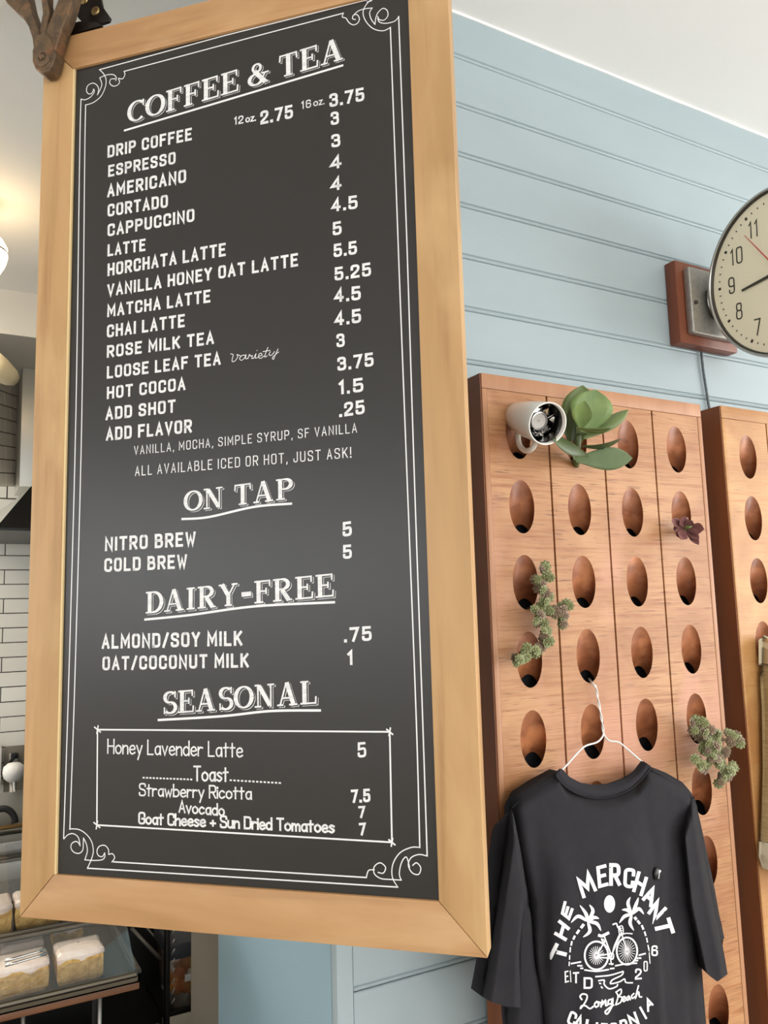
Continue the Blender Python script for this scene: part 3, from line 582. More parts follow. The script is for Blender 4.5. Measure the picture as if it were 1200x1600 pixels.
def rack(X, front, label, rows, ztop):
    T = thing('bottle_rack', (X, YR, ZRB), label, 'bottle rack', 'wooden riddling racks on the blue wall'); T.pop('group') if 'group' in T else None
    b0 = X+.012; w = .1478
    for i in range(4):
        x0 = X+.0125+i*w+(0 if i == 0 else .0024); x1 = X+.0125+(i+1)*w-.0024
        if i == 3: x1 = X+.6005
        c = X+.084+i*.1472
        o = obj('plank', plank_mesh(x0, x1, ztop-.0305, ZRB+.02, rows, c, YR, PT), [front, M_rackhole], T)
        for p in o.data.polygons: p.use_smooth = p.material_index == 1
    obj('top_rail', MB().box((X, YR-.0012, ztop-.030), (X+.613, YR+PT, ztop)), M_rackedge if front is M_rack else front, T, bevel=.0025)
    obj('side_stile', MB().box((X, YR-.0012, ZRB), (X+.012, YR+PT, ztop-.0305)), [M_rackedge if front is M_rack else front], T, bevel=.002)
    obj('side_stile', MB().box((X+.601, YR-.0012, ZRB), (X+.613, YR+PT, ztop-.0305)), [M_rackedge if front is M_rack else front], T, bevel=.002)
    obj('side_board', MB().box((X-.0025, YR+.001, ZRB), (X-.0003, YR+PT, ztop-.001)), M_rackside, T)
    obj('side_board', MB().box((X+.6133, YR+.001, ZRB), (X+.6155, YR+PT, ztop-.001)), M_rackside, T)
    obj('bottom_rail', MB().box((X+.0125, YR-.001, ZRB), (X+.6005, YR+PT, ZRB+.0195)), M_rackedge, T)
    for i in range(1, 4):
        xg = X+.0125+i*w
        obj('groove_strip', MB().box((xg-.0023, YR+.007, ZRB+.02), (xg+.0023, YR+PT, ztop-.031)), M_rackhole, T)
    obj('shade_sheet', MB().box((X+.002, YR+PT+.0005, ZRB+.01), (X+.611, YR+PT+.006, ztop-.012)), M_greyl, T)  # added dark sheet, stands in for the shade behind the holes
    obj('mounting_batten', MB().box((X+.05, YR+PT+.0065, 1.98), (X+.56, YW-.001, 2.02)), M_rackside, T)
    return T
rack(.8915, M_rack, 'orange wooden bottle rack with oval holes, right beside the menu board, shirt hung on it', RZ, 2.0565)
rack(1.5745, M_rack_b, 'golden wooden bottle rack cut off by the right edge, under the clock', RZ, 2.062)
# ------------------------------------------------------------ clock on the wall
T = thing('wall_clock', (1.70, 1.26, 2.33), 'round cream dial clock in a steel case standing out from a red wood wall block', 'clock')
obj('wood_block', MB().prism([Vector((1.514, YW-.0005, 2.222)), Vector((1.718, YW-.0005, 2.222)), Vector((1.718, YW-.0005, 2.428)), Vector((1.514, YW-.0005, 2.428))],
                             [Vector((1.514, 1.267, 2.222)), Vector((1.718, 1.267, 2.222)), Vector((1.718, 1.267, 2.428)), Vector((1.514, 1.267, 2.428))]), M_redwood, T, bevel=.004)
q0 = wy(1066, 421, 1.262); q1 = wy(1075, 527, 1.262)
obj('mounting_plate', MB().box((1.537, 1.246, 2.243), (1.700, 1.2668, 2.408)), M_steel, T, bevel=.006, segs=3)
obj('plate_screw', MB().lathe([(.005, 0), (.0045, .002), (.002, .003), (.0005, .0025)], Matrix.Translation(wy(1088, 472, 1.244)) @ Matrix.Rotation(R(90), 4, 'X'), 12), M_darkmetal, T, smooth=True)
ca, cb, cr_ = R(-91.9), R(5.4), R(-6.7)
dx0 = Vector((math.cos(ca), math.sin(ca), 0)); n0 = Vector((-math.sin(ca), math.cos(ca), 0)); cn = -(n0*math.cos(cb)+Vector((0, 0, 1))*math.sin(cb)); dz0 = cn.cross(dx0).normalized()
dx = dx0*math.cos(cr_)+dz0*math.sin(cr_); dz = dz0*math.cos(cr_)-dx0*math.sin(cr_)
YCK = 1.046; cc = wy(1216.5, 422.2, YCK)
Mc = Matrix((dx, dz, cn)).transposed().to_4x4(); Mc.translation = cc
Mc = Mc @ Matrix.Scale(.202*YCK/1.12/.1925, 4)
obj('case', MB().lathe([(.001, -.092), (.17, -.094), (.184, -.100), (.190, -.098), (.1925, -.088), (.1915, -.074), (.186, -.068), (.186, -.026), (.1915, -.02), (.1925, -.004), (.190, .002), (.186, .003), (.1845, .0005)], Mc, 96), M_bezel, T, smooth='auto')
obj('gasket', MB().lathe([(.1845, .0006), (.1832, .001), (.1815, -.001), (.181, -.007)], Mc, 96), M_darkmetal, T, smooth=True)
obj('dial', MB().lathe([(.1825, -.0065), (.17, -.0072), (.0001, -.0072)], Mc, 96), M_dial, T)
pc = Vector((1.62, 1.246, 2.325)); pe = cc+Mc.to_3x3().normalized() @ Vector((-.165, -.02, -.045)); obj('neck', MB().tube([pc, pc.lerp(pe, .3), pc.lerp(pe, .75), pe], [.040, .030, .028, .028], 24), M_steel, T, smooth='auto')
def cmap(h): return lambda a, b: Mc @ Vector((a, b, h))
def dtext(txt, cx, cy, h, wd, mb):
    gl, W = layout(txt, 'b', .3); sx = h*.80
    for x, S in gl:
        for P, _ in S: ribbon(mb, [(cx+(x+p[0]-W/2)*sx, cy+(p[1]-.5)*h) for p in P], wd, cmap(-.0067+random.random()*.0001))
for n in range(1, 13):
    mb = MB(); a = R(90-30*n); o_ = .130; dtext(str(n), o_*math.cos(a), o_*math.sin(a), .036, .0034, mb); obj('numeral', mb, M_ink, T)
for i in range(60):
    a = R(6*i); r0, r1, wd = (.160, .1675, .0062) if i % 5 == 0 else (.1615, .166, .0028)
    mb = MB(); ribbon(mb, [(r0*math.cos(a), r0*math.sin(a)), (r1*math.cos(a), r1*math.sin(a))], wd, cmap(-.0067), cap=False); obj('minute_mark', mb, M_ink, T)
def hand(name, ang, L, w0, w1, tail, h, mt):
    a = R(ang); c, s = math.cos(a), math.sin(a); mb = MB(); P = [(-tail, w0*.8), (0, w0), (L, w1), (L, -w1), (0, -w0), (-tail, -w0*.8)]
    f = lambda x, y, hh: Mc @ Vector((x*c-y*s, x*s+y*c, hh)); mb.prism([f(x, y, h) for x, y in P], [f(x, y, h+.0012) for x, y in P]); obj(name, mb, mt, T)
def pang(px, py):
    v = ray(px, py); t = (cc-EYE).dot(cn)/v.dot(cn); P = EYE+v*t-cc; return math.degrees(math.atan2(P.dot(dz), P.dot(dx))), P.length/(.202*YCK/1.12/.1925)
a1, l1 = pang(1157, 454); hand('minute_hand', a1, l1, .0042, .0026, .02, -.0050, M_ink)
hand('hour_hand', -40, .085, .0045, .003, .02, -.0034, M_ink)
a2, l2 = pang(1163, 368); hand('second_hand', a2, l2, .0016, .0006, .03, -.0012, M_red)
obj('hub', MB().lathe([(.008, -.007), (.008, .0005), (.005, .0015), (.0005, .002)], Mc, 20), M_ink, T, smooth=True)
# cord
P = [wy(x, y, YW-.006) for x, y in ((1096, 550), (1097, 562), (1099, 580), (1103, 605), (1107, 630), (1110, 650), (1112, 700))]
P = [Vector(p) for p in catmull([tuple(p) for p in P], 4)]; obj('power_cord', MB().tube(P, .0032, 8), M_cord, T, smooth=True)

# ------------------------------------------------------------ mug with shiny contents
mc = wy(855.5, 662, 1.115); mbs = wy(806, 650, 1.225); axd = (mc-mbs).normalized(); ax_ = axd; sx_ = ax_.cross(Vector((0, 0, 1))).normalized(); sz_ = sx_.cross(ax_)
Mm = Matrix((sx_, sz_, ax_)).transposed().to_4x4()
if Mm.to_3x3().determinant() < 0: Mm = Matrix((-sx_, sz_, ax_)).transposed().to_4x4()
Mm.translation = mbs; ML = (mc-mbs).length
T = thing('white_mug', mbs, 'white porcelain mug lying in the top left hole, holding something shiny', 'mug')
k = ML/.12
obj('cup', MB().lathe([(.001, -.012), (.022, -.012), (.026, -.006), (.030, .02*k), (.0355, .06*k), (.0385, .1*k), (.0398, .1195*k), (.0392, .1215*k), (.0372, .1205*k), (.0365, .1*k), (.033, .06*k), (.028, .02*k), (.001, .0)], Mm, 48), M_white, T, smooth=True)
hp = [Mm @ Vector(v) for v in ((-.004, -.037, .095*k), (-.004, -.052, .085*k), (-.004, -.060, .06*k), (-.004, -.052, .035*k), (-.004, -.030, .022*k))]
obj('handle', MB().tube([Vector(p) for p in catmull([tuple(p) for p in hp], 5)], .0055, 10), M_white, T, smooth=True)
obj('metal_liner', MB().lathe([(.0362, .112*k), (.034, .09*k), (.030, .07*k), (.001, .066*k)], Mm, 40), M_mirror, T, smooth='auto')
obj('glass_disc', MB().lathe([(.0165, .075*k), (.0178, .084*k), (.0175, .088*k), (.015, .0885*k), (.014, .086*k), (.001, .0855*k)], Mm @ Matrix.Translation((.002, .001, 0)), 32), mat('frosted_disc', rgb(190, 188, 186), .25, .7), T, smooth='auto')
mb = MB(); random.seed(4)
for i in range(40):
    a = random.uniform(0, 6.28); r = random.uniform(.020, .030); c0 = Vector((r*math.cos(a), r*math.sin(a), random.uniform(.072, .088)*k)); s = .0085
    vs = [c0+Vector((random.uniform(-s, s), random.uniform(-s, s), random.uniform(-s, s)*.6)) for _ in range(4)]
    mb.add([Mm @ v for v in vs], [(0, 1, 2), (0, 2, 3), (0, 3, 1), (1, 3, 2)])
obj('foil_shards', mb, M_chrome, T)['kind'] = 'stuff'
# ------------------------------------------------------------ broad-leaf succulent
def leaf_mesh(b, t, w, nrm, cup=.2, bend=.1, shape=.62, th=.0022, taper=.25):
    b = Vector(b); t = Vector(t); L = t-b; d = L.normalized(); nrm = Vector(nrm); nrm = (nrm-d*nrm.dot(d)).normalized(); sd = d.cross(nrm)
    F = []; Bk = []; n = 10; m_ = 6
    for i in range(n+1):
        u = i/n; ww = w*.5*(taper*(1-u)**1.5+math.sin(math.pi*min(1, u**(math.log(.5)/math.log(shape))))**.75 if u < 1 else 0.02)
        ww = max(ww, w*.02); row = []; rb = []
        for j in range(m_+1):
            v = j/m_*2-1; p = b+L*u+sd*ww*v+nrm*(cup*ww*v*v-bend*L.length*math.sin(math.pi*u)*-1)
            row.append(p); rb.append(p-nrm*th*(1-v*v*.8)*(1 if 0 < i < n else .3))
        F.append(row); Bk.append(rb)
    mb = MB(); mb.grid(F); mb.grid([r[::-1] for r in Bk])
    k = len(F[0]); o = len(F)*k
    for i in range(n): mb.f += [(i*k, (i+1)*k, o+(i+1)*k+k-1, o+i*k+k-1), (i*k+k-1, o+i*k, o+(i+1)*k, (i+1)*k+k-1)]; mb.m += [0, 0]
    return mb
TC = Vector((-.45, -.85, -.25))
T = thing('broad_leaf_succulent', wy(898, 722, 1.235), 'green succulent with broad paddle leaves growing from a top row rack hole', 'plant')
for (b, yb), (t, yt), w_, nm, cup, bend, mt in [
    (((902, 692), 1.19), ((910, 602), 1.165), .068, (-.75, -.66, -.1), .2, .03, M_leaf), (((914, 676), 1.15), ((931, 609), 1.125), .078, (-.63, -.74, -.22), .12, .0, M_leafb),
    (((908, 668), 1.135), ((913, 626), 1.105), .036, (-.7, -.7, .1), .5, .03, M_leafb), (((890, 690), 1.19), ((889, 622), 1.19), .030, (-1, -.4, 0), .1, .05, M_leafd),
    (((912, 684), 1.16), ((982, 640), 1.11), .030, (-.1, -.75, .6), -.35, .0, M_leaf), (((900, 668), 1.15), ((955, 669), 1.10), .022, (0, -.3, -1), .3, .06, M_leaf),
    (((908, 697), 1.16), ((970, 686), 1.12), .020, (0, -.35, -1), .3, .08, M_leafd), (((900, 718), 1.19), ((988, 716), 1.10), .043, (-.3, -.85, -.1), .1, -.02, M_leafp),
    (((919, 711), 1.15), ((864, 686), 1.12), .036, (-.5, -.8, .35), -.3, .03, M_leafd), (((898, 690), 1.19), ((880, 655), 1.19), .030, (-.2, -1, 0), .2, .0, M_leafd),
    (((900, 716), 1.20), ((893, 705), 1.16), .022, (-.2, -1, 0), .2, .0, M_leafp)]:
    obj('leaf', leaf_mesh(wy(*b, yb), wy(*t, yt), w_, nm, cup, bend), mt, T, smooth=True)
obj('stem', MB().tube([wy(899, 740, 1.26), wy(900, 718, 1.20), wy(902, 695, 1.185), wy(904, 680, 1.17)], [.008, .0075, .007, .006], 8), M_leafd, T, smooth=True)
# small mauve succulent
T = thing('mauve_succulent', wy(1068, 830, 1.235), 'small mauve succulent rosette in the rightmost column, second hole down', 'plant')
cen = (1070, 826)
for (tx, ty, yt, w_, mt) in [(1050, 812, 1.19, .014, M_purple), (1066, 808, 1.18, .017, M_purple), (1082, 814, 1.17, .016, M_purple), (1100, 827, 1.15, .019, M_purple), (1092, 843, 1.16, .012, M_purple), (1092, 851, 1.16, .011, M_purple),
                             (1058, 838, 1.18, .018, M_purple), (1064, 842, 1.17, .018, M_purple), (1078, 822, 1.165, .011, M_leafb), (1052, 826, 1.20, .014, M_purple)]:
    obj('leaf', leaf_mesh(wy(*cen, 1.195), wy(tx, ty, yt), w_*1.35, (-.5, -.8, .1), .3, -.04, .68, .003), mt, T, smooth=True)
obj('stem', MB().tube([wy(1062, 845, 1.26), wy(1066, 834, 1.22), wy(1070, 826, 1.192)], .005, 8), M_stem, T, smooth=True)
# rosette clusters
def rosette_mesh(name, mt, r=1.0):
    mb = MB()
    for ring, (n, rr, el, wl) in enumerate(((8, 1.0, .15, .55), (7, .74, .5, .46), (5, .45, 1.0, .34))):
        for i in range(n):
            a = 2*math.pi*(i+.37*ring)/n; d = Vector((math.cos(a)*math.cos(el), math.sin(a)*math.cos(el), math.sin(el))); s = Vector((-math.sin(a), math.cos(a), 0)); up = d.cross(s)*-1
            b = Vector((0, 0, .05*ring)); q = [b, b+d*rr*.68+s*wl*.55, b+d*rr, b+d*rr*.68-s*wl*.55, b+d*rr*.6+up*.12, b+d*rr*.6-up*.14]
            mb.add(q, [(0, 1, 4), (1, 2, 4), (2, 3, 4), (3, 0, 4), (1, 0, 5), (2, 1, 5), (3, 2, 5), (0, 3, 5)])
    me = bpy.data.meshes.new(name); me.from_pydata([tuple(v) for v in mb.v], [], mb.f); me.materials.append(mt); return me
RG = rosette_mesh('rosette', M_rosg); RP = rosette_mesh('rosette', M_rosp)
def cluster(T, pts, sc, off, rad, yb, ys, stems):
    rnd = random.Random(11)
    for i, (x, y) in enumerate(pts):
        for q in range(3):
            jx, jy = (0, 0) if q == 0 else (rnd.uniform(-5.5, 5.5), rnd.uniform(-5.5, 5.5))
            P = wy(off[0]+x/sc+jx, off[1]+y/sc+jy, yb-rnd.uniform(0, ys)+(.009 if q else 0)); o = bpy.data.objects.new('rosette', RP if rnd.random() < .36 else RG); C.objects.link(o)
            o.parent = T; o.location = P-ORG[T.name]; s = rad*rnd.uniform(.8, 1.25); o.scale = (s, s, s)
            dd = Vector((-.35+rnd.uniform(-.6, .6), -.9, rnd.uniform(-.5, .6))).normalized(); o.rotation_euler = dd.to_track_quat('Z', 'Y').to_euler()
    mb = MB()
    for S in stems:
        Q = [tuple(wy(off[0]+x/sc, off[1]+y/sc, yb+.010+(.03 if (k == 0 and S is stems[0]) else 0))) for k, (x, y) in enumerate(S)]; mb.tube([Vector(p) for p in catmull(Q, 4)], .0028, 6)
    obj('stem', mb, M_stem, T, smooth=True)
T = thing('trailing_rosette_succulent', wy(828, 950, 1.225), 'trailing stems of tiny sage rosettes in the leftmost column of rack holes', 'plant')
cluster(T, [(525, 110), (540, 140), (560, 170), (480, 180), (500, 215), (520, 250), (550, 290), (535, 320), (480, 370), (500, 400), (470, 440), (520, 455), (560, 380), (595, 390), (640, 360), (660, 335), (640, 430), (625, 460), (520, 500), (545, 510), (515, 550), (535, 580), (500, 605), (430, 630), (470, 645), (400, 660), (365, 690), (350, 680), (385, 650)],
        4, (720, 860), .0104, 1.19, .04, [[(420, 365), (470, 380), (540, 400), (650, 350)], [(500, 400), (535, 300), (515, 230), (530, 110)], [(520, 420), (535, 500), (520, 590), (440, 640), (350, 690)], [(540, 400), (610, 420), (630, 460)]])
T = thing('bushy_rosette_succulent', wy(1085, 1150, 1.225), 'bushy clump of tiny green rosettes hanging over the right edge of the first rack', 'plant')
cluster(T, [(470, 1100), (500, 1130), (540, 1110), (470, 1160), (510, 1180), (550, 1180), (600, 1180), (640, 1190), (590, 1240), (620, 1270), (560, 1250), (700, 1180), (735, 1200), (720, 1240), (790, 1230), (765, 1240), (540, 1320), (570, 1360), (600, 1340), (650, 1300), (680, 1320), (500, 1410), (530, 1430), (490, 1380), (640, 1400), (690, 1430), (720, 1450), (660, 1490), (700, 1480), (650, 1520), (730, 1420), (520, 1270), (560, 1300), (630, 1350)],
        4.444, (980, 880), .0108, 1.185, .05, [[(440, 1200), (500, 1180), (600, 1220), (800, 1230)], [(560, 1210), (600, 1300), (520, 1420)], [(600, 1300), (650, 1400), (690, 1470), (650, 1520)], [(520, 1190), (490, 1110)]])

# ------------------------------------------------------------ T-shirt on a wire hanger
def coons(top, bot, lf, rt, ns, nt):
    A = resamp(top, ns); B = resamp(bot, ns); Lf = resamp(lf, nt); Rg = resamp(rt, nt); G = []
    for i in range(nt):
        t = i/(nt-1); row = []
        for j in range(ns):
            s = j/(ns-1); p = []
            for q in (0, 1):
                p.append((1-t)*A[j][q]+t*B[j][q]+(1-s)*Lf[i][q]+s*Rg[i][q]-((1-s)*(1-t)*A[0][q]+s*(1-t)*A[-1][q]+(1-s)*t*B[0][q]+s*t*B[-1][q]))
            row.append(p)
        G.append(row)
    return G
def cloth(G, F, yb, th=.0, edge=.08):
    nt = len(G); ns = len(G[0]); fr = []; bk = []
    for i, row in enumerate(G):
        r1 = []; r2 = []
        for j, (x, y) in enumerate(row):
            s = j/(ns-1); e = min(1, min(s, 1-s)/edge); e = math.sin(e*math.pi/2); te = min(1, (i/(nt-1))/.05); 
            Y = 1.14
            for _ in range(4):
                P = wy(x, y, Y); Y = yb-(yb-F(P.x, P.z))*e*(.45+.55*te)
            P = wy(x, y, Y); r1.append(P); r2.append(Vector((P.x, yb+.006*e, P.z)))
        fr.append(r1); bk.append(r2)
    mb = MB(); mb.grid(fr); mb.grid([r[::-1] for r in bk])
    k = ns; o = nt*k
    for i in range(nt-1): mb.f += [(i*k, (i+1)*k, o+(i+1)*k+k-1, o+i*k+k-1), (i*k+k-1, o+i*k, o+(i+1)*k, (i+1)*k+k-1)]; mb.m += [0, 0]
    for j in range(k-1): mb.f += [(j, o+k-1-j, o+k-2-j, j+1)]; mb.m += [0]
    return mb
zS = wy(940, 1240, 1.14).z; xS = wy(950, 1400, 1.12).x
def FB(x, z):
    d = max(0, (zS-z)); rmp = min(1, d/.12); u = (x-xS)/.22
    y = 1.150-.040*rmp*max(0, 1-u*u)
    y += .0055*rmp*math.sin(38*x+6*z)*min(1, d/.2)+.004*rmp*math.sin(75*x-9*z+1.3)*min(1, d/.3)
    y += .010*math.exp(-((x-(xS-.148-.08*(d-.2)))/.012)**2)*min(1, d/.25)+.009*math.exp(-((x-(xS+.128+.02*d))/.014)**2)*min(1, d/.25)
    return y
T = thing('black_tshirt', wy(943, 1230, 1.18), 'black T-shirt with white print of bicycle and palms hanging on the rack', 'shirt')
top = [(797, 1262), (802, 1250), (812, 1240), (840, 1222), (873, 1204), (884, 1228), (912, 1241), (940, 1243), (968, 1238), (995, 1224), (1014, 1197), (1040, 1207), (1066, 1222), (1080, 1238), (1090, 1262)]
G = coons(top, [(846, 1660), (1108, 1660)], [(797, 1262), (806, 1340), (822, 1420), (846, 1660)], [(1090, 1262), (1092, 1350), (1094, 1480), (1108, 1660)], 64, 60)
obj('body', cloth(G, FB, 1.188), M_shirt, T, smooth=True)
def FC(dy): return lambda x, z: FB(x, z)-dy
col_t = [(878, 1201), (890, 1214), (907, 1223), (930, 1227), (952, 1225), (975, 1217), (992, 1206), (1005, 1189)]
col_b = [(868, 1210), (882, 1229), (905, 1241), (932, 1246), (958, 1243), (984, 1232), (1002, 1216), (1017, 1197)]
G = coons(col_t, col_b, [col_t[0], col_b[0]], [col_t[-1], col_b[-1]], 40, 6)
fr = [[surf(x, y, lambda a, b: 1.165-.001*math.sin(math.pi*min(1, i/5))-.010*(1 if i > 2 else i/3)) for x, y in row] for i, row in enumerate(G)]
mb = MB(); mb.grid(fr); mb.grid([[p+Vector((0, .005, 0)) for p in r][::-1] for r in fr]); obj('collar', mb, M_rib, T, smooth=True)
obj('collar_seam', MB().tube([surf(x, y, lambda a, b: 1.1535) for x, y in catmull([(868, 1212), (884, 1230), (907, 1242), (932, 1247), (958, 1244), (985, 1233), (1003, 1217), (1017, 1199)], 5)], .0012, 6), M_rib, T, smooth=True)
for L in ([(868, 1212), (845, 1228), (818, 1246), (800, 1262)], [(1018, 1203), (1040, 1216), (1065, 1232), (1084, 1250)]):
    obj('shoulder_seam', MB().tube([surf(x, y, lambda a, b: 1.163) for x, y in catmull(L, 4)], .0011, 6), M_rib, T, smooth=True)
def FS(base, amp, k, ph): return lambda x, z: base+amp*math.sin(k*x+ph+4*z)
# left sleeve (front layer), the darker layer behind it, right sleeve and its back layer
G = coons([(797, 1256), (803, 1275), (814, 1330), (830, 1425)], [(753, 1557), (768, 1566), (792, 1573), (821, 1575)], [(797, 1256), (791, 1310), (778, 1405), (765, 1490), (753, 1557)], [(830, 1425), (820, 1440), (815, 1500), (821, 1575)], 26, 34)
obj('sleeve', cloth(G, FS(1.118, .004, 60, 0), 1.17, edge=.25), M_shirt, T, smooth=True)
G = coons([(812, 1380), (832, 1425)], [(800, 1660), (858, 1660)], [(812, 1380), (800, 1500), (790, 1590), (800, 1660)], [(832, 1425), (840, 1510), (858, 1565), (862, 1600), (858, 1660)], 16, 24)
obj('sleeve_lining', cloth(G, FS(1.138, .003, 50, 1), 1.175, edge=.3), M_shirt, T, smooth=True)
G = coons([(1066, 1310), (1074, 1270), (1085, 1244)], [(1095, 1512), (1110, 1526), (1121, 1534), (1137, 1522)], [(1066, 1310), (1074, 1420), (1095, 1512)], [(1085, 1244), (1097, 1310), (1110, 1385), (1126, 1460), (1137, 1522)], 24, 34)
obj('sleeve', cloth(G, FS(1.122, .004, 55, 2), 1.168, edge=.25), M_shirt, T, smooth=True)
G = coons([(1075, 1270), (1088, 1256)], [(1112, 1462), (1124, 1472), (1132, 1466)], [(1075, 1270), (1100, 1400), (1112, 1462)], [(1088, 1256), (1100, 1310), (1117, 1390), (1124, 1430), (1132, 1466)], 12, 24)
obj('sleeve_lining', cloth(G, FS(1.172, .001, 50, 1), 1.192, edge=.3), M_shirt, T, smooth=True)
# print on the shirt
def pm(dy=.0012): return lambda a, b: surf(840+a/5, 1320+b/5, lambda x, z: FB(x, z)-dy)
mp1 = pm(); PR = MB()
def quadglyph(ch, TLc, TRc, BLc, BRc, wd):
    S = strokes(SANS[ch]); W = max(.02, max(p[0] for P, _ in S for p in P)); ws = max(.06, wd/max(20, math.dist(TLc, TRc)))
    for P, _ in S:
        Q = []
        for x, y in P:
            s = .12+.76*(x/W if W > .03 else .5); t = 1-(.08+.84*y)
            Q.append(tuple((1-s)*(1-t)*TLc[k]+s*(1-t)*TRc[k]+(1-s)*t*BLc[k]+s*t*BRc[k] for k in (0, 1)))
        Q2 = []
        for a, b in zip(Q, Q[1:]): Q2 += [tuple(a[k]+(b[k]-a[k])*q/2 for k in (0, 1)) for q in (0, 1)]
        Q2.append(Q[-1]); ribbon(PR, Q2, wd, mp1)
for g in [('T', (82, 893), (148, 765), (205, 915), (240, 800), 31), ('H', (130, 705), (172, 580), (220, 755), (248, 645), 27), ('E', (185, 545), (212, 432), (245, 590), (278, 500), 23),
          ('M', (303, 268), (400, 198), (350, 425), (470, 355), 27), ('E', (462, 168), (532, 150), (478, 340), (552, 320), 27), ('R', (565, 143), (640, 145), (563, 322), (648, 320), 29), ('C', (678, 180), (765, 185), (672, 330), (745, 345), 27),
          ('H', (785, 200), (860, 258), (740, 365), (815, 405), 27), ('A', (880, 315), (930, 350), (815, 425), (890, 495), 27), ('N', (935, 420), (1015, 500), (860, 530), (908, 610), 27), ('T', (1030, 563), (1072, 692), (905, 615), (935, 700), 31),
          ('C', (262, 1290), (312, 1322), (225, 1390), (285, 1425), 19), ('A', (310, 1320), (365, 1345), (268, 1430), (340, 1462), 19), ('L', (385, 1362), (430, 1375), (362, 1480), (425, 1495), 23), ('I', (455, 1385), (475, 1388), (445, 1500), (465, 1500), 19), ('F', (500, 1392), (545, 1395), (498, 1510), (540, 1510), 19),
          ('O', (565, 1392), (620, 1388), (570, 1510), (630, 1505), 19), ('R', (640, 1372), (690, 1355), (655, 1490), (718, 1470), 19), ('N', (700, 1335), (762, 1300), (735, 1440), (800, 1400), 19), ('I', (785, 1272), (812, 1258), (840, 1372), (862, 1350), 17), ('A', (835, 1200), (880, 1200), (860, 1315), (905, 1245), 16),
          ('E', (212, 985), (240, 980), (215, 1082), (245, 1072), 10), ('T', (275, 995), (325, 992), (278, 1085), (322, 1080), 13), ('D', (358, 1035), (432, 1035), (358, 1125), (432, 1125), 16), ('2', (762, 965), (812, 968), (760, 1055), (815, 1050), 13), ('0', (828, 905), (860, 905), (828, 992), (860, 992), 9), ('6', (890, 785), (940, 785), (888, 870), (940, 870), 13)]:
    quadglyph(*g)
def pl(lst, wd, sm=True, cap=True):
    for L in lst:
        P = catmull(L, 5) if sm and len(L) > 2 else L
        if len(P) == 2: P = [tuple(P[0][k]+(P[1][k]-P[0][k])*q/4 for k in (0, 1)) for q in range(5)]
        ww = wd(len(P)) if callable(wd) else wd
        ribbon(PR, P, ww, mp1, cap=cap and not callable(wd))
pl([[(345, 1208), (332, 1185), (350, 1166), (382, 1172), (386, 1198), (366, 1240), (336, 1278), (345, 1258), (375, 1258), (408, 1280), (434, 1264)], [(462, 1225), (445, 1245), (455, 1268), (477, 1252), (470, 1228), (492, 1235)], [(495, 1265), (505, 1220), (508, 1245), (530, 1215), (533, 1255), (548, 1248)],
    [(578, 1208), (555, 1215), (552, 1242), (575, 1240), (587, 1205), (580, 1262), (545, 1320), (530, 1300), (592, 1252)]], 13)
pl([[(612, 1150), (628, 1185), (610, 1250)], [(615, 1150), (650, 1128), (652, 1160), (630, 1185), (657, 1190), (650, 1228), (618, 1248)], [(665, 1215), (685, 1195), (675, 1185), (662, 1205), (672, 1225), (690, 1212)], [(712, 1180), (695, 1200), (705, 1215), (718, 1188), (724, 1210)],
    [(752, 1162), (735, 1180), (740, 1200), (758, 1188)], [(788, 1102), (775, 1150), (765, 1197), (777, 1165), (790, 1150), (795, 1185), (812, 1188)]], 11)
def lf(wm): return lambda n: [wm*(.15+math.sin(math.pi*(i/(n-1))**.8)) for i in range(n)]
for c, tips in (((390, 600), [((318, 558), (262, 608)), ((378, 540), (330, 472)), ((432, 520), (405, 468)), ((440, 568), (480, 577)), ((462, 615), (495, 672)), ((408, 675), (355, 722))]),
                ((738, 545), [((700, 510), (658, 508)), ((706, 460), (725, 408)), ((768, 470), (788, 412)), ((790, 500), (830, 542)), ((680, 558), (638, 612)), ((722, 610), (752, 670))])):
    pl([[c, a, b] for a, b in tips], lf(24))
for tr in ([(350, 635), (315, 680), (285, 725), (265, 770), (255, 820), (250, 880), (247, 930)], [(765, 575), (790, 605), (820, 645), (840, 695), (855, 745), (865, 800)]):
    for i, (a, b) in enumerate(zip(tr, tr[1:]+[(2*tr[-1][0]-tr[-2][0], 2*tr[-1][1]-tr[-2][1])])):
        q = .34; pl([[(a[0]-(b[0]-a[0])*q, a[1]-(b[1]-a[1])*q), (a[0]+(b[0]-a[0])*q, a[1]+(b[1]-a[1])*q)]], max(9, 22-3*i), cap=False)
pl([[(255, 985), (260, 1070)], [(872, 845), (878, 925)], [(868, 800), (872, 830)]], 7)
for cx, cy, rx, ry in ((460, 865, 92, 110), (698, 830, 80, 106)):
    pl([[(cx+rx*math.cos(2*math.pi*i/32), cy+ry*math.sin(2*math.pi*i/32)) for i in range(33)]], 14, sm=False)
    for i in range(22):
        a = 2*math.pi*i/22; r1 = .82 if cx > 600 else .66; pl([[(cx+rx*.10*math.cos(a), cy+ry*.10*math.sin(a)), (cx+rx*r1*math.cos(a), cy+ry*r1*math.sin(a))]], 4, cap=False)
pl([[(515, 700), (545, 780), (580, 870)], [(575, 870), (612, 780), (655, 690)], [(640, 700), (600, 790), (585, 850)], [(460, 868), (580, 850)], [(465, 880), (580, 885)], [(530, 745), (470, 850)], [(655, 690), (698, 830)], [(640, 640), (658, 700)]], 10, sm=True)
pl([[(482, 708), (505, 712), (550, 690)]], 22); pl([[(590, 622), (615, 615), (625, 640), (640, 660)]], 12); pl([[(632, 640), (662, 636), (668, 690), (640, 695), (632, 640)]], 8); pl([[(642, 655), (664, 650)], [(645, 672), (666, 668)]], 5)
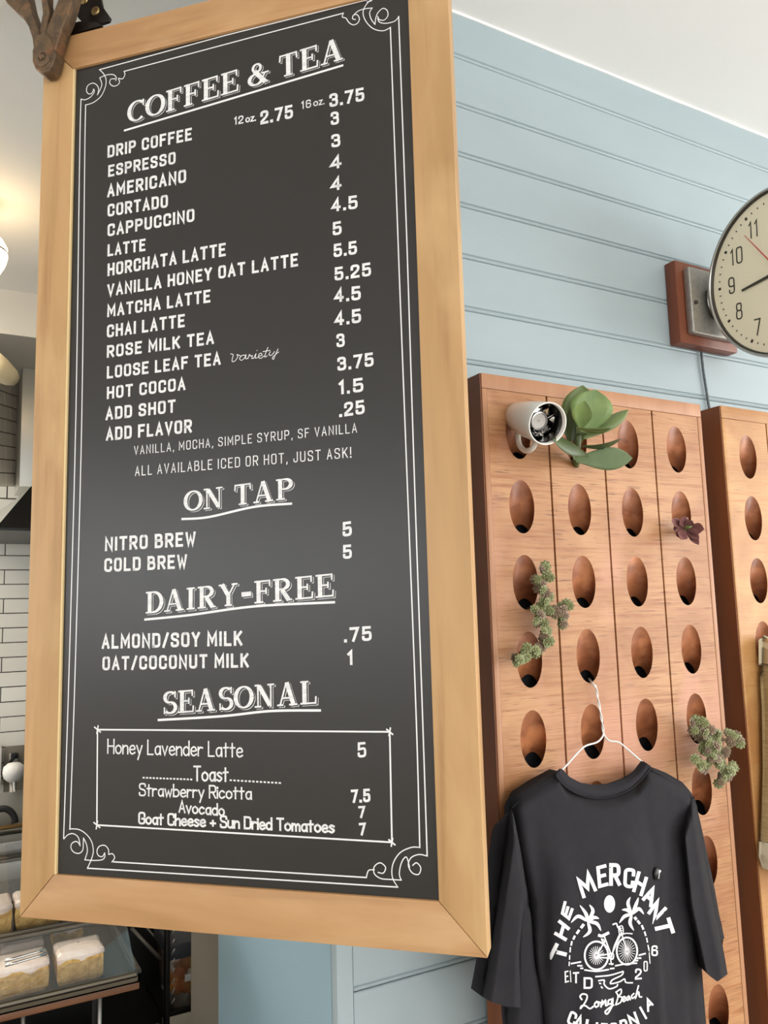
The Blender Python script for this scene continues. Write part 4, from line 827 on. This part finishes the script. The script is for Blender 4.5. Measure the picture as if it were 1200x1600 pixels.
pl([[(655, 705), (690, 692), (738, 695)], [(520, 745), (500, 740), (548, 810)], [(570, 870), (575, 925), (590, 930)], [(560, 930), (585, 935)], [(560, 850), (590, 850), (590, 890), (562, 888), (560, 850)]], 9)
pl([[(370, 978), (460, 988), (552, 975)], [(610, 945), (690, 930), (772, 925)], [(570, 968), (595, 965)], [(265, 928), (335, 915)], [(315, 945), (345, 945)], [(338, 965), (352, 965)], [(795, 862), (840, 850)], [(780, 886), (805, 885)], [(765, 905), (780, 904)]], 12)
pl([[(455, 1030), (560, 1020), (640, 998), (668, 990), (655, 1020), (585, 1055), (572, 1085), (640, 1070), (678, 1048), (690, 1075), (740, 1078)], [(478, 1062), (520, 1058), (520, 1090), (560, 1125), (615, 1108), (625, 1092)], [(485, 1082), (492, 1084)], [(498, 1110), (505, 1118)]], 11)
# sun disc
n = 28; cv = [mp1(562+43*math.cos(2*math.pi*i/n), 462+68*math.sin(2*math.pi*i/n)) for i in range(n)]; PR.add([mp1(562, 462)]+cv, [(0, 1+i, 1+(i+1) % n) for i in range(n)])
obj('print', PR, M_print, T)
PG = MB(); mp2 = pm(.0022)
for (cx, cy) in ((565, 455), (570, 470), (552, 465), (560, 450)): ribbon(PG, [(cx-5, cy), (cx+5, cy+3)], 4, mp2)
for _ in range(26):
    cx, cy = random.choice([(370, 300), (385, 330), (935, 480), (925, 520), (1000, 620)]); cx += random.uniform(-24, 24); cy += random.uniform(-24, 24); ribbon(PG, [(cx-3, cy), (cx+3, cy+random.uniform(-3, 3))], 3, mp2)
# pin badge
bc = surf(1023.5, 1364, FB); Mb = Matrix.Translation(bc+Vector((0, -.004, 0))) @ Matrix.Rotation(R(90), 4, 'X') @ Matrix.Rotation(R(20), 4, 'Y')
TB = thing('pin_badge', bc, 'small round black pin badge with a white mark, pinned on the shirt', 'badge')
obj('disc', MB().lathe([(.0105, -.002), (.0115, .0), (.010, .003), (.006, .0045), (.0005, .005)], Mb, 28), M_blackp, TB, smooth=True)
mbb = MB(); bmp = lambda a, b: Mb @ Vector((a, b, .0052))
ribbon(mbb, catmull([(-.004, -.006), (-.001, -.001), (.001, .003), (.006, .003)], 5), .0022, bmp); ribbon(mbb, catmull([(-.002, .004), (.002, .006), (.007, .004)], 5), .0016, bmp); obj('mark', mbb, M_print, TB)
# wire hanger
T = thing('wire_hanger', wy(928, 1070, 1.22), 'white twisted wire hanger hooked in a rack hole, carrying the black T-shirt', 'hanger')
def wp(L, y0, y1, n=6):
    k = len(L); P = [tuple(wy(x, y, y0+(y1-y0)*i/(k-1))) for i, (x, y) in enumerate(L)]; return [Vector(p) for p in catmull(P, n)]
hk = [Vector((wy(922, 1072, 1.26).x, 1.262, wy(922, 1060, 1.26).z+.0)), wy(923, 1064, 1.235), wy(926, 1068, 1.212)]
hk = hk+[wy(x, y, 1.208) for x, y in ((931, 1074), (934, 1090), (938, 1112), (941, 1130), (943, 1147))]
hk = [Vector(p) for p in catmull([tuple(p) for p in hk], 6)]
mb = MB(); A = []; B = []
for i, p in enumerate(hk):
    t = i*.55; A.append(p+Vector((math.cos(t), math.sin(t), 0))*.0014); B.append(p-Vector((math.cos(t), math.sin(t), 0))*.0014)
mb.tube(A, .0014, 6); mb.tube(B, .0014, 6); obj('twisted_neck', mb, M_wire, T, smooth=True)
obj('wire_arm', MB().tube(wp([(943, 1146), (940, 1153), (932, 1160), (914, 1166), (900, 1179), (880, 1201), (850, 1228), (815, 1262)], 1.207, 1.172), .0018, 8), M_wire, T, smooth=True)
obj('wire_arm', MB().tube(wp([(943, 1146), (947, 1153), (954, 1158), (967, 1160), (982, 1172), (1004, 1191), (1040, 1218), (1075, 1250)], 1.207, 1.172), .0018, 8), M_wire, T, smooth=True)
# ------------------------------------------------------------ burlap bag at the right edge
T = thing('burlap_bag', wy(1230, 1000, 1.18), 'burlap bag with cream bands hanging on the golden rack, cut by right edge', 'bag')
def band(name, lft, y0, y1, mt, dy):
    G = coons([(lft[0][0], lft[0][1]), (1400, y0+75)], [(lft[-1][0], lft[-1][1]), (1420, y1+40)], lft, [(1400, y0+75), (1420, y1+40)], 20, 16)
    obj(name, cloth(G, FS(1.165-dy, .004, 30, 0), 1.205+dy*.3, edge=.15), mt, T, smooth=True)
band('top_band', [(1193, 992), (1192, 1012), (1191, 1036)], 992, 1036, M_cream, .003)
band('burlap_body', [(1192, 1034), (1195, 1100), (1195, 1200), (1190, 1314)], 1034, 1314, M_burlap, 0)
band('bottom_band', [(1190, 1312), (1189, 1340), (1194, 1358)], 1312, 1358, M_cream, .002)
obj('cord_loop', MB().tube([wy(1290, 1030, 1.19), wy(1300, 930, 1.205), wy(1312, 900, 1.215), wy(1325, 930, 1.205), wy(1340, 1040, 1.19)], .003, 8), M_cream, T, smooth=True)

# ------------------------------------------------------------ kitchen equipment
# steel column next to the blue return wall
tag(obj('steel_column', MB().box((XC+.002, 1.968, 0), (XC+.34, 2.212, 1.95)), M_greyst, bevel=.003, loc=(XC, 1.97, 0)), 'brown-grey steel cabinet side standing at the end of the blue wall', 'cabinet')
# pastry case
YC = 1.75; cr = wy(218, 1527, YC); ztray = cr.z; xr = cr.x; xl = -.42
T = thing('pastry_case', (0, YC+.15, ztray-.03), 'glass pastry case with two steel trays under the menu board lower left corner', 'display case')
obj('base_board', MB().box((xl, YC, ztray-.022), (xr, YC+.36, ztray-.008)), M_wood2, T, bevel=.002)
def trayf(name, z, y0, y1, x1, h):
    mb = MB(); mb.box((xl, y0, z), (x1, y1, z+.003)); mb.tube([(xl, y0, z+h), (x1-.008, y0, z+h), (x1, y0+.012, z+h), (x1, y1, z+h)], .006, 8); mb.box((xl, y0, z), (x1, y0+.004, z+h)); mb.box((x1-.004, y0, z), (x1, y1, z+h)); mb.box((xl, y1-.004, z), (x1, y1, z+h))
    obj(name, mb, M_tray, T, smooth='auto')
trayf('tray', ztray-.0075, YC-.004, YC+.355, xr, .016)
zsh = wy(60, 1455, YC+.13).z; xs = wy(150, 1434, YC+.13).x
trayf('tray', zsh-.010, YC+.13, YC+.35, xs, .014)
zt_ = zsh+.16
g1 = [Vector((xl, YC+.006, ztray+.01)), Vector((xr-.006, YC+.006, ztray+.01)), Vector((xr-.006, YC+.12, zsh-.0)), Vector((xl, YC+.12, zsh-.0))]
def pane(ps, nv, name='glass_pane'): obj(name, MB().prism(ps, [p+Vector(nv)*.003 for p in ps]), M_glass, T)
pane(g1, (0, 1, .5))
pane([Vector((xl, YC+.12, zsh+.008)), Vector((xs-.006, YC+.12, zsh+.008)), Vector((xs-.006, YC+.22, zt_)), Vector((xl, YC+.22, zt_))], (0, 1, .5))
pane([Vector((xr-.007, YC+.012, ztray+.012)), Vector((xr-.007, YC+.345, ztray+.012)), Vector((xr-.007, YC+.345, zsh+.0)), Vector((xr-.007, YC+.125, zsh))], (-1, 0, 0))
for x in (.0, .16, .30): obj('leg', MB().tube([(x, YC+.03, ztray-.021), (x+.002, YC+.03, .62)], .004, 8), M_steel, T, smooth=True)
for x in (-.4, .34): obj('leg', MB().tube([(x, YC+.33, ztray-.021), (x, YC+.33, .62)], .006, 8), M_blackm, T, smooth=True)
tag(obj('serving_counter', MB().box((-.9, 1.5, 0), (.5, 2.13, .62)), M_blackp, bevel=.004, loc=(0, 1.8, 0)), 'black serving counter below the pastry case', 'counter')
def cake(px0, px1, pyb, yy, h, lab, depth=.07):
    a = wy(px0, pyb, yy); b = wy(px1, pyb, yy); wdt = b.x-a.x; zb = (ZB)
    Tc = thing('loaf_cake', (a.x+wdt/2, yy+depth/2, zb), lab, 'cake')
    mb = MB(); n = 10; rnd = random.Random(int(px1)); rows = []
    for (zz, ins) in ((0, .004), (.15*h, 0), (.55*h, -.002), (.8*h, 0)):
        ring = []
        for k in range(24):
            t = k/24*4; s = int(t); f = t-s; P = [(0, 0), (1, 0), (1, 1), (0, 1), (0, 0)]; x = P[s][0]+(P[s+1][0]-P[s][0])*f; y = P[s][1]+(P[s+1][1]-P[s][1])*f
            ring.append(Vector((a.x+ins+x*(wdt-2*ins)+rnd.uniform(-.0012, .0012), yy+ins+y*(depth-2*ins)+rnd.uniform(-.0015, .0015), zb+zz)))
        rows.append(ring)
    for i in range(3): mb.add(rows[i]+rows[i+1], [(k, (k+1) % 24, 24+(k+1) % 24, 24+k) for k in range(24)])
    mb.add(rows[0], [tuple(range(24))]); obj('crumb', mb, M_bread, Tc, smooth='auto')
    mc2 = MB(); rr = []
    for (zz, sc) in ((.76*h, 1.02), (.82*h, 1.06), (.92*h, 1.04), (1.0*h, .9), (1.04*h, .5), (1.05*h, .05)):
        c = Vector((a.x+wdt/2, yy+depth/2, 0)); ring = []
        for k, p in enumerate(rows[3]):
            q = c+(Vector((p.x, p.y, 0))-c)*sc; drip = -.16*h*max(0, math.sin(k*1.7+px0)) if zz < .8*h else 0; ring.append(Vector((q.x, q.y, zb+zz+drip)))
        rr.append(ring)
    for i in range(5): mc2.add(rr[i]+rr[i+1], [(k, (k+1) % 24, 24+(k+1) % 24, 24+k) for k in range(24)])
    obj('icing', mc2, M_icing, Tc, smooth=True)
    obj('crust', MB().box((a.x+wdt-.001, yy+.004, zb+.002), (a.x+wdt+.0025, yy+depth-.004, zb+.76*h)), M_crust, Tc, bevel=.001)
ZB = ztray-.004
cake(90, 160, 1530, YC+.05, .062, 'iced loaf cake slice at the right end of the lower tray')
cake(-12, 74, 1560, YC+.05, .060, 'iced loaf cake slice at the front left of the lower tray')
cake(2, 66, 1520, YC+.16, .058, 'iced loaf cake slice behind the front left one on the lower tray')
cake(84, 128, 1490, YC+.24, .05, 'iced loaf cake slice at the back of the lower tray, half hidden')
ZB = zsh-.0065
cake(24, 96, 1450, YC+.17, .062, 'iced loaf cake slice on the upper tray just below the menu frame')
cake(-50, 16, 1460, YC+.17, .062, 'iced loaf cake slice at the left edge of the upper tray')
tg = [wy(8, 1508, YC+.02), wy(22, 1505, YC+.02), wy(60, 1494, YC+.025), wy(72, 1490, YC+.03)]
tag(obj('cake_tongs', MB().tube(tg, [.004, .0028, .0022, .004], 8).tube([p+Vector((0, .012, .004)) for p in tg], [.004, .0028, .0022, .004], 8), M_chrome, smooth=True, loc=tg[0]), 'thin shiny steel tongs resting against the front glass of the pastry case', 'tongs')
# espresso machine
YE = 2.45; em = wy(33, 1284, YE); z1_ = em.z
T = thing('espresso_machine', (0, YE+.25, .62), 'steel espresso machine with a brass top edge behind the pastry case', 'coffee machine')
zA = wy(20, 1292, YE).z; zBq = wy(20, 1316, YE).z; zCq = wy(20, 1335, YE).z; zD = wy(20, 1375, YE).z
obj('body', MB().box((-.7, YE+.02, .781), (.36, YE+.5, zA-.015)), M_steel, T, bevel=.006)
obj('top_tray', MB().box((-.7, YE-.01, zA-.015), (.37, YE+.5, zA)), M_tray, T, bevel=.003)
obj('brass_edge', MB().tube([(-.7, YE-.012, zA+.004), (.37, YE-.012, zA+.004)], .006, 10), M_copper, T, smooth=True)
obj('front_panel', MB().box((-.68, YE+.005, zBq), (.35, YE+.0195, zA-.02)), M_greyst, T, bevel=.002)
obj('rail', MB().tube([(-.68, YE-.02, zCq), (.34, YE-.02, zCq)], .007, 10), M_chrome, T, smooth=True)
obj('front_panel', MB().box((-.68, YE+.004, zD), (.35, YE+.0195, zCq-.02)), M_hood, T, bevel=.002)
obj('hose', MB().tube([Vector(p) for p in catmull([tuple(wy(x, y, YE+.06)) for x, y in ((-30, 1275), (0, 1264), (14, 1266), (22, 1276), (24, 1290))], 5)], .009, 10), M_blackm, T, smooth=True)
tag(obj('back_counter', MB().box((-.9, 2.44, 0), (.42, 3.0, .78)), M_blackp, loc=(0, 2.6, 0)), 'black back counter under the espresso machine', 'counter')
# wall outlet, plug and the white round cap
T = thing('power_outlet', wy(20, 1198, 4.19), 'steel outlet plate with a black plug on the white tiles', 'outlet')
a = wy(5, 1238, 4.185); b = wy(38, 1164, 4.185)
obj('plate', MB().box((a.x, 4.184, a.z), (b.x, 4.1905, b.z)), M_greyst, T, bevel=.001)
a = wy(14, 1195, 4.18); b = wy(28, 1176, 4.18); obj('socket', MB().box((a.x, 4.178, a.z), (b.x, 4.1838, b.z)), M_whitep, T, bevel=.002)
pq = wy(23, 1181, 4.15); obj('plug', MB().box((pq.x-.015, 4.14, pq.z-.012), (pq.x+.015, 4.1778, pq.z+.012)), M_blackp, T, bevel=.004)
obj('cable', MB().tube([Vector(p) for p in catmull([tuple(wy(x, y, 4.13)) for x, y in ((22, 1183), (14, 1194), (4, 1206), (-10, 1218), (-40, 1240))], 4)], .007, 8), M_blackm, T, smooth=True)
a = wy(-6, 1232, 4.1); b = wy(3, 1166, 4.1)
tag(obj('white_box', MB().box((a.x, 4.08, a.z), (b.x, 4.19, b.z)), M_whitep, bevel=.008, loc=a), 'narrow white box on the tiles left of the outlet plate', 'box')
cp = wy(21.5, 1206, 3.2)
T = thing('white_dispenser', Vector((cp.x, cp.y, 0)), 'white round capped dispenser on a steel post in front of the outlet', 'dispenser')
obj('cap', MB().lathe([(.001, .032), (.02, .030), (.034, .018), (.037, 0), (.032, -.02), (.018, -.033), (.001, -.036)], Matrix.Translation(cp), 28), M_whitep, T, smooth=True)
obj('post', MB().tube([cp+Vector((0, .01, -.03)), Vector((cp.x, cp.y+.01, .05))], .012, 12), M_steel, T, smooth=True)
obj('foot', MB().lathe([(.08, -.75), (.08, -.74), (.02, -.73), (.015, -.72)], Matrix.Translation((cp.x, cp.y+.01, .75)), 24, close=True), M_steel, T, smooth='auto')
obj('tube', MB().tube([Vector(p) for p in catmull([tuple(wy(x, y, 3.18)) for x, y in ((22, 1222), (23, 1236), (27, 1250), (32, 1262), (40, 1272))], 4)], .004, 8), M_whitep, T, smooth=True)
# black grinder / fridge, beyond the case
a = wy(110, 1600, 2.72); 
T = thing('black_cabinet', (a.x+.3, 2.9, 0), 'tall black cabinet standing between the pastry case and the steel column', 'cabinet')
xa = wy(112, 1560, 2.75).x; xb = wy(257, 1520, 2.75).x
obj('body', MB().box((max(xa, .425), 2.75, 0), (xb-.01, 3.3, 1.15)), M_blackp, T, bevel=.004)
obj('door_edge', MB().box((xb-.009, 2.742, 0), (xb-.002, 2.79, 1.15)), M_greyst, T, bevel=.001)
mb = MB().tube([wy(205, 1450, 2.70), wy(252, 1500, 2.70)], .006, 8).tube([wy(228, 1448, 2.72), wy(252, 1476, 2.72)], .003, 8)
obj('handle_bar', mb, M_greyst, T, smooth=True)
# wire rack with a food container
YK = 2.5; c0 = wy(268, 1480, YK); c1 = wy(300, 1572, YK)
T = thing('black_wire_shelf', (c0.x+.1, YK+.15, 0), 'black perforated rack post beside the orange food container', 'shelf')
p0 = wy(262, 1440, YK-.02); obj('post', MB().box((p0.x-.004, YK-.02, 0), (p0.x+.008, YK+.01, 1.2)), M_blackp, T, bevel=.001)
mb = MB(); rnd = random.Random(3)
for i in range(14):
    zz = .50+i*.027; mb.tube([(p0.x+.012, YK-.024, zz), (p0.x+.020, YK-.024, zz+.014)], .0022, 6)
obj('clip', mb, M_steel, T, smooth=True)['kind'] = 'stuff'
zl = wy(290, 1572, YK).z-.012; obj('shelf_board', MB().box((p0.x-.004, YK+.011, zl-.012), (p0.x+.32, YK+.23, zl)), M_blackp, T, bevel=.001)
T = thing('food_container', (c0.x+.1, YK+.1, zl), 'clear plastic container of orange food with a dark lid and white label', 'container')
xA = wy(269, 1560, YK).x; zT = wy(285, 1500, YK).z
obj('tub', MB().prism([Vector((xA+.012, YK+.02, zl+.001)), Vector((xA+.2, YK+.02, zl+.001)), Vector((xA+.2, YK+.2, zl+.001)), Vector((xA+.012, YK+.2, zl+.001))], [Vector((xA, YK+.015, zT)), Vector((xA+.21, YK+.015, zT)), Vector((xA+.21, YK+.21, zT)), Vector((xA, YK+.21, zT))]), M_acry, T, bevel=.006)
mb = MB(); rnd = random.Random(5)
for i in range(26):
    c = Vector((xA+.03+rnd.random()*.15, YK+.04+rnd.random()*.12, zl+.02+rnd.random()*(zT-zl-.05))); r = rnd.uniform(.015, .026)
    mb.lathe([(.001, -r), (r*.8, -r*.6), (r, 0), (r*.8, r*.6), (.001, r)], Matrix.Translation(c), 8)
obj('orange_pieces', mb, M_orange, T, smooth=True)['kind'] = 'stuff'
obj('lid', MB().box((xA-.006, YK+.006, zT+.001), (xA+.216, YK+.216, zT+.045)), M_greyl, T, bevel=.005)
lb0 = wy(289, 1534, YK+.01); lb1 = wy(299, 1521, YK+.01)
obj('paper_label', MB().box((lb0.x, YK+.0095, lb0.z), (lb1.x+.03, YK+.0125, lb1.z)), M_whitep, T)
